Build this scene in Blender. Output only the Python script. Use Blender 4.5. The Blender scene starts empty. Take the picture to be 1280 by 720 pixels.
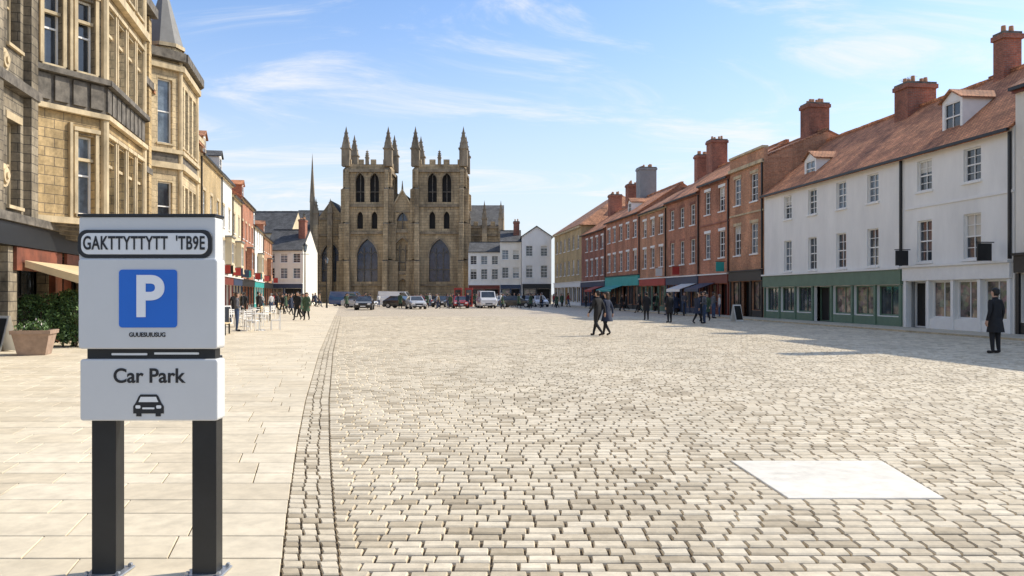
import bpy, bmesh, math, random
import numpy as np
from mathutils import Vector, Matrix
random.seed(7); np.random.seed(7)
R=random
sc=bpy.context.scene
COL=sc.collection

# ------------------------------------------------------------------ materials
def newmat(name):
    m=bpy.data.materials.new(name); m.use_nodes=True
    nt=m.node_tree; return m,nt,nt.nodes['Principled BSDF']
def N(nt,t,**kw):
    n=nt.nodes.new(t)
    for k,v in kw.items(): setattr(n,k,v)
    return n
def rgba(c): return (c[0],c[1],c[2],1)
def noise_mul(nt,col_out,scale=1.0,lo=.75,hi=1.12,detail=6,stretch=(1,1,1)):
    g=N(nt,'ShaderNodeNewGeometry'); mp=N(nt,'ShaderNodeMapping'); mp.inputs['Scale'].default_value=stretch
    nt.links.new(g.outputs['Position'],mp.inputs['Vector'])
    n=N(nt,'ShaderNodeTexNoise'); n.inputs['Scale'].default_value=scale; n.inputs['Detail'].default_value=detail
    n.inputs['Roughness'].default_value=.65
    nt.links.new(mp.outputs['Vector'],n.inputs['Vector'])
    r=N(nt,'ShaderNodeMapRange'); r.inputs[1].default_value=.3; r.inputs[2].default_value=.7
    r.inputs[3].default_value=lo; r.inputs[4].default_value=hi
    nt.links.new(n.outputs['Fac'],r.inputs[0])
    v=N(nt,'ShaderNodeVectorMath',operation='SCALE')
    nt.links.new(col_out,v.inputs[0]); nt.links.new(r.outputs[0],v.inputs['Scale'])
    return v.outputs[0],n
def plain(name,c,rough=.6,lo=.85,hi=1.1,scale=2.0,metal=0,stretch=(1,1,1),bump=0.0,spec=.5,coat=0):
    m,nt,b=newmat(name)
    rg=N(nt,'ShaderNodeRGB'); rg.outputs[0].default_value=rgba(c)
    o,n=noise_mul(nt,rg.outputs[0],scale,lo,hi,stretch=stretch)
    nt.links.new(o,b.inputs['Base Color']); b.inputs['Roughness'].default_value=rough
    b.inputs['Metallic'].default_value=metal; b.inputs['Specular IOR Level'].default_value=spec
    b.inputs['Coat Weight'].default_value=coat
    if bump:
        bp=N(nt,'ShaderNodeBump'); bp.inputs['Strength'].default_value=bump; bp.inputs['Distance'].default_value=.02
        nt.links.new(n.outputs['Fac'],bp.inputs['Height']); nt.links.new(bp.outputs[0],b.inputs['Normal'])
    return m
def brick(name,c1,c2,cm,w=.24,h=.085,mort=.012,rough=.85,lo=.6,hi=1.2,scale=.6,bump=.5,dist=.02,offset=.5,stretch=(1,1,.5),fine=True):
    m,nt,b=newmat(name)
    uv=N(nt,'ShaderNodeUVMap')
    bt=N(nt,'ShaderNodeTexBrick'); bt.offset=offset
    bt.inputs['Color1'].default_value=rgba(c1); bt.inputs['Color2'].default_value=rgba(c2); bt.inputs['Mortar'].default_value=rgba(cm)
    bt.inputs['Scale'].default_value=1; bt.inputs['Mortar Size'].default_value=mort
    bt.inputs['Brick Width'].default_value=w; bt.inputs['Row Height'].default_value=h; bt.inputs['Mortar Smooth'].default_value=.3
    nt.links.new(uv.outputs[0],bt.inputs['Vector'])
    o,n=noise_mul(nt,bt.outputs['Color'],scale,lo,hi,stretch=stretch)
    if fine: o,n2=noise_mul(nt,o,9,.75,1.2,detail=4)
    nt.links.new(o,b.inputs['Base Color']); b.inputs['Roughness'].default_value=rough
    bp=N(nt,'ShaderNodeBump'); bp.inputs['Strength'].default_value=bump; bp.inputs['Distance'].default_value=dist; bp.invert=True
    nt.links.new(bt.outputs['Fac'],bp.inputs['Height']); nt.links.new(bp.outputs[0],b.inputs['Normal'])
    return m
def glassm(name,c,rough=.05,wob=.15):
    m,nt,b=newmat(name)
    rg=N(nt,'ShaderNodeRGB'); rg.outputs[0].default_value=rgba(c)
    o,n=noise_mul(nt,rg.outputs[0],1.3,.4,1.8)
    nt.links.new(o,b.inputs['Base Color']); b.inputs['Roughness'].default_value=rough
    b.inputs['Specular IOR Level'].default_value=.8
    bp=N(nt,'ShaderNodeBump'); bp.inputs['Strength'].default_value=wob; bp.inputs['Distance'].default_value=.01
    nt.links.new(n.outputs['Fac'],bp.inputs['Height']); nt.links.new(bp.outputs[0],b.inputs['Normal'])
    return m
def displaym(name):
    m,nt,b=newmat(name)
    uv=N(nt,'ShaderNodeUVMap'); mp=N(nt,'ShaderNodeMapping'); mp.inputs['Scale'].default_value=(3.4,4.0,1)
    v=N(nt,'ShaderNodeTexVoronoi'); v.inputs['Scale'].default_value=1.0; v.distance='CHEBYCHEV'
    nt.links.new(uv.outputs[0],mp.inputs[0]); nt.links.new(mp.outputs[0],v.inputs['Vector'])
    h=N(nt,'ShaderNodeHueSaturation'); h.inputs['Saturation'].default_value=.28; h.inputs['Value'].default_value=.3
    nt.links.new(v.outputs['Color'],h.inputs['Color'])
    t=N(nt,'ShaderNodeMix',data_type='RGBA',blend_type='MULTIPLY'); t.inputs[0].default_value=1; t.inputs[7].default_value=(1.1,.88,.62,1)
    nt.links.new(h.outputs[0],t.inputs[6])
    o,n=noise_mul(nt,t.outputs[2],1.5,.08,1.9)
    nt.links.new(o,b.inputs['Base Color']); b.inputs['Roughness'].default_value=.5; b.inputs['Coat Weight'].default_value=1; b.inputs['Coat Roughness'].default_value=.03
    return m

m_white=plain('white_render',(.90,.87,.80),.8,.86,1.02,.8,stretch=(1,1,.35),bump=.15)
m_white2=plain('offwhite_render',(.82,.77,.67),.8,.85,1.05,.9,stretch=(1,1,.35),bump=.15)
m_cream=plain('cream_render',(.68,.57,.38),.85,.8,1.1,.8,stretch=(1,1,.4),bump=.15)
m_paintw=plain('white_paint',(.85,.83,.78),.45,.93,1.03,3)
m_green=plain('green_shopfront',(.12,.20,.135),.45,.85,1.1,2)
m_black=plain('black_paint',(.012,.013,.014),.4,.8,1.3,5)
m_grey=plain('grey_paint',(.22,.22,.22),.5)
m_teal=plain('teal_shopfront',(.03,.36,.33),.45)
m_red=plain('red_paint',(.40,.04,.03),.45)
m_darkred=plain('dark_red_paint',(.18,.035,.02),.5)
m_rust=plain('rust_red_frontage',(.20,.06,.03),.6,.4,1.5,1.6)
m_navy=plain('navy_shopfront',(.03,.05,.10),.45)
m_brick=brick('red_brick',(.58,.21,.10),(.42,.13,.065),(.42,.32,.23),lo=.5,hi=1.25)
m_brick2=brick('orange_brick',(.66,.29,.14),(.50,.20,.095),(.46,.36,.26),lo=.5,hi=1.25)
m_brick3=brick('dark_brick',(.42,.135,.075),(.28,.09,.055),(.26,.19,.14),lo=.5,hi=1.3)
m_ybrick=brick('yellow_brick',(.60,.43,.20),(.48,.33,.14),(.42,.35,.25))
m_stone=brick('honey_ashlar',(.64,.46,.23),(.51,.36,.17),(.22,.17,.11),w=.62,h=.30,mort=.014,lo=.38,hi=1.25,scale=.9)
m_stoneg=brick('dark_ashlar',(.30,.25,.175),(.19,.155,.105),(.08,.07,.055),w=.55,h=.28,mort=.014,lo=.3,hi=1.5,scale=1.1)
m_stonel=brick('pale_ashlar',(.72,.57,.34),(.58,.45,.27),(.3,.24,.16),w=.6,h=.3,mort=.012,lo=.5,hi=1.2)
m_trim=plain('stone_trim',(.60,.48,.30),.85,.55,1.2,2,stretch=(1,1,.5),bump=.4)
m_trimd=plain('dark_stone_trim',(.12,.105,.085),.85,.45,1.8,3,bump=.4)
m_cath=brick('cathedral_stone',(.52,.39,.23),(.40,.295,.17),(.20,.155,.10),w=1.1,h=.5,mort=.03,lo=.35,hi=1.35,scale=.35,stretch=(1.6,1.6,.35))
m_cathd=plain('cathedral_weathered_trim',(.25,.195,.13),.9,.45,1.6,.8,stretch=(1,1,.4),bump=.3)
m_tile=brick('clay_roof_tiles',(.80,.34,.15),(.56,.22,.10),(.18,.08,.05),w=.2,h=.17,mort=.014,lo=.4,hi=1.3,scale=1.1,bump=.6,dist=.02,stretch=(1,1,1))
m_tile2=brick('old_roof_tiles',(.58,.27,.135),(.40,.18,.095),(.14,.07,.045),w=.2,h=.17,mort=.014,lo=.35,hi=1.4,scale=.9,bump=.6,dist=.02,stretch=(1,1,1))
m_slate=brick('slate_roof',(.11,.11,.11),(.07,.07,.07),(.03,.03,.03),w=.3,h=.22,mort=.014,lo=.6,hi=1.4,scale=.8,bump=.8,dist=.03)
m_pot=plain('clay_chimney_pot',(.5,.25,.13),.8)
g_a=glassm('window_glass',(.035,.042,.05)); g_b=glassm('window_glass_pale',(.12,.15,.18),.08); g_c=glassm('leaded_glass',(.03,.045,.08),.2,.6)  # pale panes: sky reflection and curtains put into the base colour
m_disp=displaym('shop_window_display')
m_blind=plain('window_blind',(.55,.52,.45),.35,.9,1.05,4,coat=.6)
m_lead=plain('lead_grey',(.22,.21,.19),.6)
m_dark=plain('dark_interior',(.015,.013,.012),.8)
m_tan=plain('tan_canvas',(.66,.50,.28),.8,.85,1.1,2)
m_metal=plain('galvanised_steel',(.45,.46,.47),.4,.85,1.1,8,metal=.7)
m_rubber=plain('tyre_rubber',(.02,.02,.02),.8)

# ------------------------------------------------------------------ mesh helpers
def empty(name,loc=(0,0,0)):
    e=bpy.data.objects.new(name,None); e.location=loc; e.empty_display_size=.3; COL.objects.link(e); return e
def make_mesh(name,verts,faces,mats,mi,parent=None,origin=(0,0,0),smooth=False):
    me=bpy.data.meshes.new(name)
    o=Vector(origin)
    me.from_pydata([tuple(Vector(v)-o) for v in verts],[],faces)
    for m in mats: me.materials.append(m)
    me.polygons.foreach_set('material_index',mi)
    uvl=me.uv_layers.new(name='UVMap')
    uvs=[0.0]*(2*len(me.loops)); k=0
    for f in faces:
        p=[Vector(verts[i]) for i in f]
        n=Vector((0,0,0))
        for i in range(len(p)):
            a=p[i];c=p[(i+1)%len(p)]
            n+=Vector(((a.y-c.y)*(a.z+c.z),(a.z-c.z)*(a.x+c.x),(a.x-c.x)*(a.y+c.y)))
        if n.length<1e-12: n=Vector((0,0,1))
        n.normalize()
        t=Vector((0,0,1)).cross(n)
        t=Vector((1,0,0)) if t.length<.01 else t.normalized()
        bt=n.cross(t)
        for q in p:
            uvs[k]=q.dot(t); uvs[k+1]=q.dot(bt); k+=2
    uvl.data.foreach_set('uv',uvs)
    if smooth: me.polygons.foreach_set('use_smooth',[True]*len(me.polygons))
    me.update()
    ob=bpy.data.objects.new(name,me); COL.objects.link(ob)
    if parent: ob.parent=parent
    return ob
class Fr:
    def __init__(s,o,d,side):
        l=math.hypot(*d); s.o=o; s.d=(d[0]/l,d[1]/l); s.s=side
        s.n=(-s.d[1]*side,s.d[0]*side)
    def p(s,a,b,z): return (s.o[0]+s.d[0]*a+s.n[0]*b, s.o[1]+s.d[1]*a+s.n[1]*b, z)
    def sh(s,a,b):
        q=s.p(a,b,0); f=Fr((q[0],q[1]),s.d,s.s); return f
class Bd:
    def __init__(s,name,fr,origin=None):
        s.fr=fr; s.o=origin or (fr.o[0],fr.o[1],0); s.e=empty(name,s.o); s.parts={}
    def q(s,part,mat,pts):
        P=s.parts.setdefault(part,[[],[],[],[]])
        if mat not in P[2]: P[2].append(mat)
        k=len(P[0]); P[0].extend(pts); P[1].append(tuple(range(k,k+len(pts)))); P[3].append(P[2].index(mat))
    def lq(s,part,mat,fr,pts): s.q(part,mat,[fr.p(*x) for x in pts])
    def box(s,part,mat,fr,a0,a1,b0,b1,z0,z1):
        c=[fr.p(a,b,z) for z in (z0,z1) for b in (b0,b1) for a in (a0,a1)]
        for f in ((0,1,3,2),(4,6,7,5),(0,4,5,1),(2,3,7,6),(0,2,6,4),(1,5,7,3)): s.q(part,mat,[c[i] for i in f])
    def cyl(s,part,mat,fr,a,b,z0,z1,r0,r1,n=10):
        A=[fr.p(a+r0*math.cos(6.2832*i/n),b+r0*math.sin(6.2832*i/n),z0) for i in range(n)]
        B=[fr.p(a+r1*math.cos(6.2832*i/n),b+r1*math.sin(6.2832*i/n),z1) for i in range(n)]
        for i in range(n):
            j=(i+1)%n
            s.q(part,mat,[A[i],A[j],B[j],B[i]] if r1>.001 else [A[i],A[j],B[i]])
        if r1>.001: s.q(part,mat,B)
    def pyr(s,part,mat,fr,a0,a1,b0,b1,z0,z1):
        c=[fr.p(a0,b0,z0),fr.p(a1,b0,z0),fr.p(a1,b1,z0),fr.p(a0,b1,z0)]; t=fr.p((a0+a1)/2,(b0+b1)/2,z1)
        for i in range(4): s.q(part,mat,[c[i],c[(i+1)%4],t])
    def wall(s,part,mat,fr,a0,a1,z0,z1,ops,b=0,dep=.18):
        A=sorted({a0,a1}|{x for o in ops for x in o[:2]}); Z=sorted({z0,z1}|{x for o in ops for x in o[2:4]})
        for i in range(len(A)-1):
            for j in range(len(Z)-1):
                ca=(A[i]+A[i+1])/2; cz=(Z[j]+Z[j+1])/2
                if any(o[0]<ca<o[1] and o[2]<cz<o[3] for o in ops): continue
                s.lq(part,mat,fr,[(A[i],b,Z[j]),(A[i+1],b,Z[j]),(A[i+1],b,Z[j+1]),(A[i],b,Z[j+1])])
        for o in ops:
            x0,x1,y0,y1=o[:4]; d=b-dep
            for L in ([(x0,b,y0),(x0,d,y0),(x0,d,y1),(x0,b,y1)],[(x1,b,y0),(x1,d,y0),(x1,d,y1),(x1,b,y1)],
                      [(x0,b,y0),(x1,b,y0),(x1,d,y0),(x0,d,y0)],[(x0,b,y1),(x1,b,y1),(x1,d,y1),(x0,d,y1)]):
                s.lq(part,mat,fr,L)
    def win(s,fr,a0,a1,z0,z1,b=0,dep=.18,fm=None,sill=None,nv=1,nh=3,glass=None,lintel=None,blind=True,ft=.06):
        fm=fm or m_paintw; g=glass or R.choice([g_a,g_a,g_a,g_b]); gb=b-dep+.01
        s.lq('windows',g,fr,[(a0,gb,z0),(a1,gb,z0),(a1,gb,z1),(a0,gb,z1)])
        fb0=gb+.006; fb1=gb+.07
        s.box('window_frames',fm,fr,a0+.002,a1-.002,fb0,fb1,z0+.002,z0+ft); s.box('window_frames',fm,fr,a0+.002,a1-.002,fb0,fb1,z1-ft,z1-.002)
        s.box('window_frames',fm,fr,a0+.002,a0+ft,fb0,fb1,z0+ft,z1-ft); s.box('window_frames',fm,fr,a1-ft,a1-.002,fb0,fb1,z0+ft,z1-ft)
        zz=(z0+z1)/2
        for i in range(1,nh+1):
            z=z0+(z1-z0)*i/(nh+1); t=.03 if abs(z-zz)<.02 else .015
            s.box('window_frames',fm,fr,a0+ft,a1-ft,fb0,gb+(.055 if t>.02 else .04),z-t,z+t)
        for i in range(1,nv+1):
            a=a0+(a1-a0)*i/(nv+1); s.box('window_frames',fm,fr,a-.016,a+.016,fb0,gb+.045,z0+ft,z1-ft)
        if blind and R.random()<.35:
            zb=z1-(z1-z0)*R.choice([.25,.4,.5]); s.lq('windows',m_blind,fr,[(a0+ft,gb+.004,zb),(a1-ft,gb+.004,zb),(a1-ft,gb+.004,z1-ft),(a0+ft,gb+.004,z1-ft)])
        if sill: s.box('sills',sill,fr,a0-.08,a1+.08,b-.05,b+.09,z0-.1,z0-.003)
        if lintel: s.box('lintels',lintel,fr,a0-.1,a1+.1,b-.03,b+.025,z1+.003,z1+.22)
    def slab(s,part,mat,fr,P4,th=.14):
        T=[fr.p(*x) for x in P4]; Bm=[fr.p(x[0],x[1],x[2]-th) for x in P4]
        s.q(part,mat,T); s.q(part,mat,Bm[::-1])
        for i in range(4):
            j=(i+1)%4; s.q(part,mat,[T[i],Bm[i],Bm[j],T[j]])
    def gable(s,fr,a0,a1,bf,bb,ze,zr,mat,wm,oh=.3):
        bm=(bf+bb)/2; sl=(zr-ze)/(bf-bm)
        s.slab('roof',mat,fr,[(a0,bf+oh,ze-sl*oh+.14),(a1,bf+oh,ze-sl*oh+.14),(a1,bm,zr+.14),(a0,bm,zr+.14)])
        s.slab('roof',mat,fr,[(a0,bm-.001,zr+.14),(a1,bm-.001,zr+.14),(a1,bb-oh,ze-sl*oh+.14),(a0,bb-oh,ze-sl*oh+.14)])
        n=max(2,int((a1-a0)/.45)); w=(a1-a0-.02)/n
        for i in range(n):
            j=R.uniform(-.012,.012); s.box('ridge_tiles',mat,fr,a0+.01+i*w+.005,a0+.01+(i+1)*w-.005,bm-.13,bm+.13,zr+.06,zr+.235+j)
        for a in (a0+.03,a1-.03): s.lq('gable_walls',wm,fr,[(a,bf,ze),(a,bb,ze),(a,bm,zr)])
    def chim(s,fr,a,b,w,d,z0,z1,mat=None,pots=2):
        mat=mat or m_brick3
        s.box('chimney',mat,fr,a-w/2,a+w/2,b-d/2,b+d/2,z0,z1-.35)
        s.box('chimney',mat,fr,a-w/2-.08,a+w/2+.08,b-d/2-.08,b+d/2+.08,z1-.35,z1-.12)
        s.box('chimney',m_trimd,fr,a-w/2-.02,a+w/2+.02,b-d/2-.02,b+d/2+.02,z1-.12,z1)
        for i in range(pots):
            for j in (-1,1):
                aa=a+(i-(pots-1)/2)*w/max(pots,1)*.9; s.cyl('chimney_pots',m_pot,fr,aa,b+j*d*.22,z1,z1+R.uniform(.2,.45),.12,.10,8)
    def aerial(s,fr,a,b,z):
        s.box('aerial',m_metal,fr,a-.015,a+.015,b-.015,b+.015,z,z+1.3); s.box('aerial',m_metal,fr,a-.6,a+.6,b-.01,b+.01,z+1.2,z+1.22)
        for i in range(6): s.box('aerial',m_metal,fr,a-.5+i*.2,a-.49+i*.2,b-.25,b+.25,z+1.225,z+1.235)
    def dormer(s,fr,a,w,bf,z0,z1,wm,rm,back=2.6,flat=False):
        f=fr.sh(0,bf)
        s.wall('dormer',wm,f,a-w/2,a+w/2,z0,z1,[(a-w/2+.12,a+w/2-.12,z0+.25,z1-.1)],dep=.1)
        s.win(f,a-w/2+.12,a+w/2-.12,z0+.25,z1-.1,dep=.1,blind=False,nv=1,nh=1)
        for x in (a-w/2,a+w/2): s.lq('dormer',wm,f,[(x,0,z0),(x,-back,z0+.4),(x,-back,z1),(x,0,z1)])
        zr=z1+(.15 if flat else w*.3)
        s.slab('dormer_roof',rm,f,[(a-w/2-.12,.15,z1+.02),(a,.15,zr+.1),(a,-back-.6,zr+.1),(a-w/2-.12,-back,z1+.02)],.08)
        s.slab('dormer_roof',rm,f,[(a+.001,.15,zr+.1),(a+w/2+.12,.15,z1+.02),(a+w/2+.12,-back,z1+.02),(a+.001,-back-.6,zr+.1)],.08)
        s.lq('dormer',m_paintw,f,[(a-w/2,0.002,z1),(a+w/2,.002,z1),(a,.002,zr)])
    def shell(s,fr,L,depth,ze,wm):
        a0,a1=.006,L-.006
        for a,z in ((a0,0),(a1,0)): s.lq('side_walls',wm,fr,[(a,0,z),(a,-depth,z),(a,-depth,ze),(a,0,ze)])
        s.lq('side_walls',wm,fr,[(a0,-depth,0),(a1,-depth,0),(a1,-depth,ze),(a0,-depth,ze)])
    def shop(s,fr,u0,u1,zt,zf,mat,n=3,door=None,fas=None,glass=None,b=0,awn=None,lett=None):
        """returns openings list and adds joinery"""
        fas=fas or mat; ops=[]; W=(u1-u0-.3)/n; glass=glass or m_disp
        for i in range(n):
            x0=u0+.15+i*W+.09; x1=u0+.15+(i+1)*W-.09
            dr=(i==door); z0=.05 if dr else .55
            ops.append((x0,x1,z0,zt))
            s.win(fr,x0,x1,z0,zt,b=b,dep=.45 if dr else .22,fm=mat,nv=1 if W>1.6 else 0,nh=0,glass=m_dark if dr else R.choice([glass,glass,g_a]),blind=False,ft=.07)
            if not dr: s.box('stall_riser',mat,fr,x0,x1,b+.003,b+.05,.02,.5)
        for i in range(n+1):
            x=u0+.15+i*W; s.box('shop_pilasters',mat,fr,x-.085,x+.085,b+.003,b+.10,.0,zt+.02)
        s.box('fascia',fas,fr,u0+.03,u1-.03,b+.003,b+.16,zt+.04,zf)
        s.box('fascia_cornice',m_paintw if mat is not m_black else mat,fr,u0+.01,u1-.01,b+.003,b+.26,zf+.003,zf+.1)
        if awn:
            a0,a1,am=awn
            P=[(a0,b+.17,zt+.1),(a1,b+.17,zt+.1),(a1,b+1.5,zt-.35),(a0,b+1.5,zt-.35)]
            s.slab('awning',am,fr,P,.03); s.lq('awning',am,fr,[P[3],P[2],(a1,b+1.502,zt-.58),(a0,b+1.502,zt-.58)])
        return ops
    def hang(s,fr,a,z,mat):
        s.box('sign_bracket',m_black,fr,a-.015,a+.015,.16,.95,z+.72,z+.76); s.box('hanging_sign',mat,fr,a-.03,a+.03,.28,.9,z,z+.7)
    def done(s):
        for k,(v,f,m,mi) in s.parts.items(): make_mesh(k,v,f,m,mi,s.e,s.o)
def frR(Y): return Fr((23.69-.13*Y,Y),(-.13,1),1)
def frL(Y): return Fr((-9.5-.22*Y,Y),(-.22,1),-1)
KR=math.hypot(.13,1); KL=math.hypot(.22,1)

def townhouse(name,fr,L,ze,zr,wm,rm,cols,rows,ww=1.0,depth=9,shopk=None,sill=None,lint=None,fm=None,parapet=False,nh=3,nv=1,cornice=None,wins=True,string=None):
    b=Bd(name,fr); ops=[]
    if shopk: ops+=b.shop(fr,.05,L-.05,**shopk)
    for (z0,z1) in rows:
        for c in cols:
            ops.append((c-ww/2,c+ww/2,z0,z1)); b.win(fr,c-ww/2,c+ww/2,z0,z1,sill=sill,lintel=lint,fm=fm,nh=nh,nv=nv)
    b.wall('front_wall',wm,fr,.006,L-.006,0,ze,ops)
    b.shell(fr,L,depth,ze,wm)
    b.gable(fr,0.01,L-.01,0,-depth,ze,zr,rm,wm,oh=-.25 if parapet else .3)
    if parapet:
        b.box('parapet',wm,fr,.01,L-.01,-.28,.002,ze+.001,ze+.7); b.box('parapet',m_trim,fr,.01,L-.01,-.32,.12,ze+.702,ze+.85)
    if cornice: b.box('cornice',cornice,fr,.01,L-.01,.003,.18,ze-.28,ze-.05)
    if string:
        for z in string: b.box('string_course',cornice or m_trim,fr,.01,L-.01,.003,.06,z,z+.12)
    b.box('gutter',m_black,fr,.01,L-.01,.2 if not parapet else .003,.34 if not parapet else .1,ze-.2,ze-.08)
    b.box('downpipe',m_black,fr,.12,.22,.02,.12,zf_of(shopk),ze-.2)
    return b
def zf_of(s): return (s['zf']+.15) if s else 0.1

# ================= RIGHT ROW
b=townhouse('white_townhouse',frR(31.25),6.95*KR,8.2,11.9,m_white,m_tile,[2.35*KR,5.45*KR],[(3.1,5.0),(6.36,7.76)],1.05,
  shopk=dict(zt=2.2,zf=2.85,mat=m_paintw,n=4,door=3,fas=m_paintw),sill=m_paintw)
b.dormer(frR(31.25),4.9,1.35,-.95,8.75,10.4,m_paintw,m_tile2)
b.chim(frR(31.25),5.9,-4.5,.7,.9,10.5,13.9,m_brick3,1)
b.hang(frR(31.25),.9,2.95,m_black); b.hang(frR(31.25),6.3,2.95,m_black)
b.box('string_course',m_paintw,frR(31.25),.02,6.9,.003,.05,5.6,5.72)
b.done()
fa=frR(38.2)
b=townhouse('white_townhouse',fa,15*KR,8.2,11.8,m_white,m_tile,[2.6,5.6,8.75,11.8],[(3.05,4.95),(6.3,7.75)],1.0,
  shopk=dict(zt=2.05,zf=2.8,mat=m_green,n=7,door=3,fas=m_green),sill=m_paintw)
b.dormer(fa,10.6,1.4,-.85,8.55,9.85,m_paintw,m_tile2)
b.chim(fa,5.8,-4.5,1.2,1.7,10,13.3,m_brick3,3); b.aerial(fa,6.6,-4.6,12.6)
b.done()
fc=frR(17.0)
b=townhouse('cream_corner_building',fc,14.2*KR,9.7,12.6,m_white2,m_tile2,[2,5,8,11,13.2],[(3.6,5.4),(6.9,8.6)],1.05,
  shopk=dict(zt=2.4,zf=3.1,mat=m_black,n=6,door=2),sill=m_paintw,cornice=m_darkred)
b.chim(fc,9.2,-3.2,.8,1.2,11,14.8,m_brick3,2)
b.done()
fd=frR(53.25); Ld=11.6*KR
b=townhouse('brick_house',fd,5.6*KR,10.7,12.6,m_brick2,m_tile2,[1.5,4.3],[(4.4,6.5),(8.0,9.9)],1.15,
  shopk=dict(zt=2.5,zf=3.2,mat=m_black,n=3,door=1),sill=m_paintw,lint=m_trim,parapet=True,string=[7.2],cornice=m_trim)
b.chim(fd,1.7,-4.5,1.2,1.5,11.5,14.8,m_brick3,3); b.done()
fd2=frR(58.9)
b=townhouse('brick_house',fd2,6.0*KR,10.4,12.9,m_brick,m_tile,[1.5,4.4],[(4.4,6.4),(7.9,9.7)],1.15,
  shopk=dict(zt=2.4,zf=3.1,mat=m_darkred,n=3,door=0,awn=(2.5,5.6,m_navy)),sill=m_paintw,lint=m_paintw,string=[7.0],cornice=m_brick3)
b.hang(fd2,.4,3.3,m_teal)
b.done()
fe=frR(65.0)
b=townhouse('brick_house',fe,8.2*KR,10.0,13.0,m_brick,m_tile,[1.6,4.2,6.8],[(4.2,6.2),(7.4,9.1)],1.1,
  shopk=dict(zt=2.4,zf=3.1,mat=m_navy,n=4,door=2,awn=(.5,3.9,m_paintw)),sill=m_paintw,lint=m_brick3,cornice=m_brick3)
b.chim(fe,7.6,-4.5,1.3,1.5,12,15.7,m_brick3,2); b.hang(fe,4.1,3.3,m_red); b.done()
fe2=frR(73.3)
b=townhouse('brick_house',fe2,8.3*KR,9.8,12.3,m_brick2,m_tile2,[1.6,4.2,6.8],[(4.2,6.1),(7.3,8.9)],1.15,
  shopk=dict(zt=2.4,zf=3.1,mat=m_green,n=4,door=1,fas=m_red),sill=m_paintw,lint=m_paintw,cornice=m_trim)
b.chim(fe2,3,-4.5,.9,1.2,11,15.0,m_brick3,2);b.hang(fe2,.4,3.3,m_paintw); b.done()
ff=frR(81.7)
b=townhouse('brick_terrace',ff,14*KR,10.1,13.0,m_brick,m_tile,[1.8,4.6,7.4,10.2,12.6],[(4.2,6.2),(7.6,9.2)],1.2,
  shopk=dict(zt=2.5,zf=3.6,mat=m_black,n=6,door=2,fas=m_teal,awn=(6,13,m_teal)),sill=m_paintw,lint=m_paintw)
b.chim(ff,12.6,-4.5,1.6,2.0,12,16.6,m_grey,3); b.dormer(ff,7,1.4,-.9,10.5,11.8,m_paintw,m_tile2); b.done()
ff2=frR(95.8)
b=townhouse('brick_terrace',ff2,13.4*KR,9.6,12.6,m_brick3,m_tile,[1.8,4.6,7.4,10.2],[(4.0,6.0),(7.2,8.8)],1.2,
  shopk=dict(zt=2.5,zf=3.2,mat=m_navy,n=6,door=2,awn=(1,5,m_red)),sill=m_paintw,lint=m_paintw)
b.chim(ff2,4,-4.5,1.3,1.6,11.5,15.4,m_brick3,3); b.chim(ff2,12.8,-4.5,1.3,1.6,11.5,15.2,m_brick3,3); b.done()
fg=frR(109.3); Lg=20*KR
b=Bd('hipped_roof_building',fg); ops=[]
ops+=b.shop(fg,.05,Lg-.05,2.6,3.3,m_paintw,7,3)
for r in ((4.4,6.5),(8,9.9)):
    for c in (2.2,5.4,8.6,11.8,15,18):
        ops.append((c-.65,c+.65,*r)); b.win(fg,c-.65,c+.65,*r,sill=m_paintw)
b.wall('front_wall',m_ybrick,fg,0,Lg,0,11.2,ops)
b.wall('side_walls',m_ybrick,Fr(fg.p(0,0,0)[:2],(1,.13),-1),0,14,0,11.2,[])
b.lq('side_walls',m_ybrick,fg,[(Lg,0,0),(Lg,-14,0),(Lg,-14,11.2),(Lg,0,11.2)])
for P in ([(-.4,.4,11.1),(Lg+.4,.4,11.1),(Lg-6,-7,16.2),(6,-7,16.2)],[(-.4,-14.4,11.1),(-.4,.4,11.1),(6,-7,16.2),(6,-7,16.2)],
          [(Lg+.4,.4,11.1),(Lg+.4,-14.4,11.1),(Lg-6,-7,16.2),(Lg-6,-7,16.2)],[(Lg+.4,-14.4,11.1),(-.4,-14.4,11.1),(6,-7,16.2),(Lg-6,-7,16.2)]):
    b.q('roof',m_tile2,[fg.p(*x) for x in (P if P[2]!=P[3] else P[:3])])
b.box('cornice',m_trim,fg,0,Lg,.003,.3,10.8,11.08)
b.chim(fg,3,-9,1.3,1.5,12.5,17,m_brick3,2); b.done()
def front_house(name,x0,x1,Y,ze,zr,wm,rm,cols,rows,gablefront=False,shopm=m_black,ww=1.1,depth=9,ch=False):
    f=Fr((x0,Y),(1,0),-1); L=x1-x0
    b=Bd(name,f); ops=b.shop(f,.05,L-.05,2.5,3.2,shopm,max(2,int(L/2.2)),1)
    for c in [L*(i+.5)/cols for i in range(cols)]:
        for r in rows: ops.append((c-ww/2,c+ww/2,*r)); b.win(f,c-ww/2,c+ww/2,*r,sill=m_paintw)
    b.wall('front_wall',wm,f,.006,L-.006,0,ze,ops); b.shell(f,L,depth,ze,wm)
    if ch: b.chim(f,L-.8,-3,1,1.4,ze,zr+1.6,m_brick3,2)
    if gablefront:
        b.lq('front_wall',wm,f,[(0,0,ze),(L,0,ze),(L/2,0,zr)])
        b.slab('roof',rm,f,[(-.25,.25,ze-.05),(L/2,.25,zr+.15),(L/2,-depth,zr+.15),(-.25,-depth,ze-.05)])
        b.slab('roof',rm,f,[(L/2+.001,.25,zr+.15),(L+.25,.25,ze-.05),(L+.25,-depth,ze-.05),(L/2+.001,-depth,zr+.15)])
    else: b.gable(f,.01,L-.01,0,-depth,ze,zr,rm,wm)
    b.done(); return b
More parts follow.
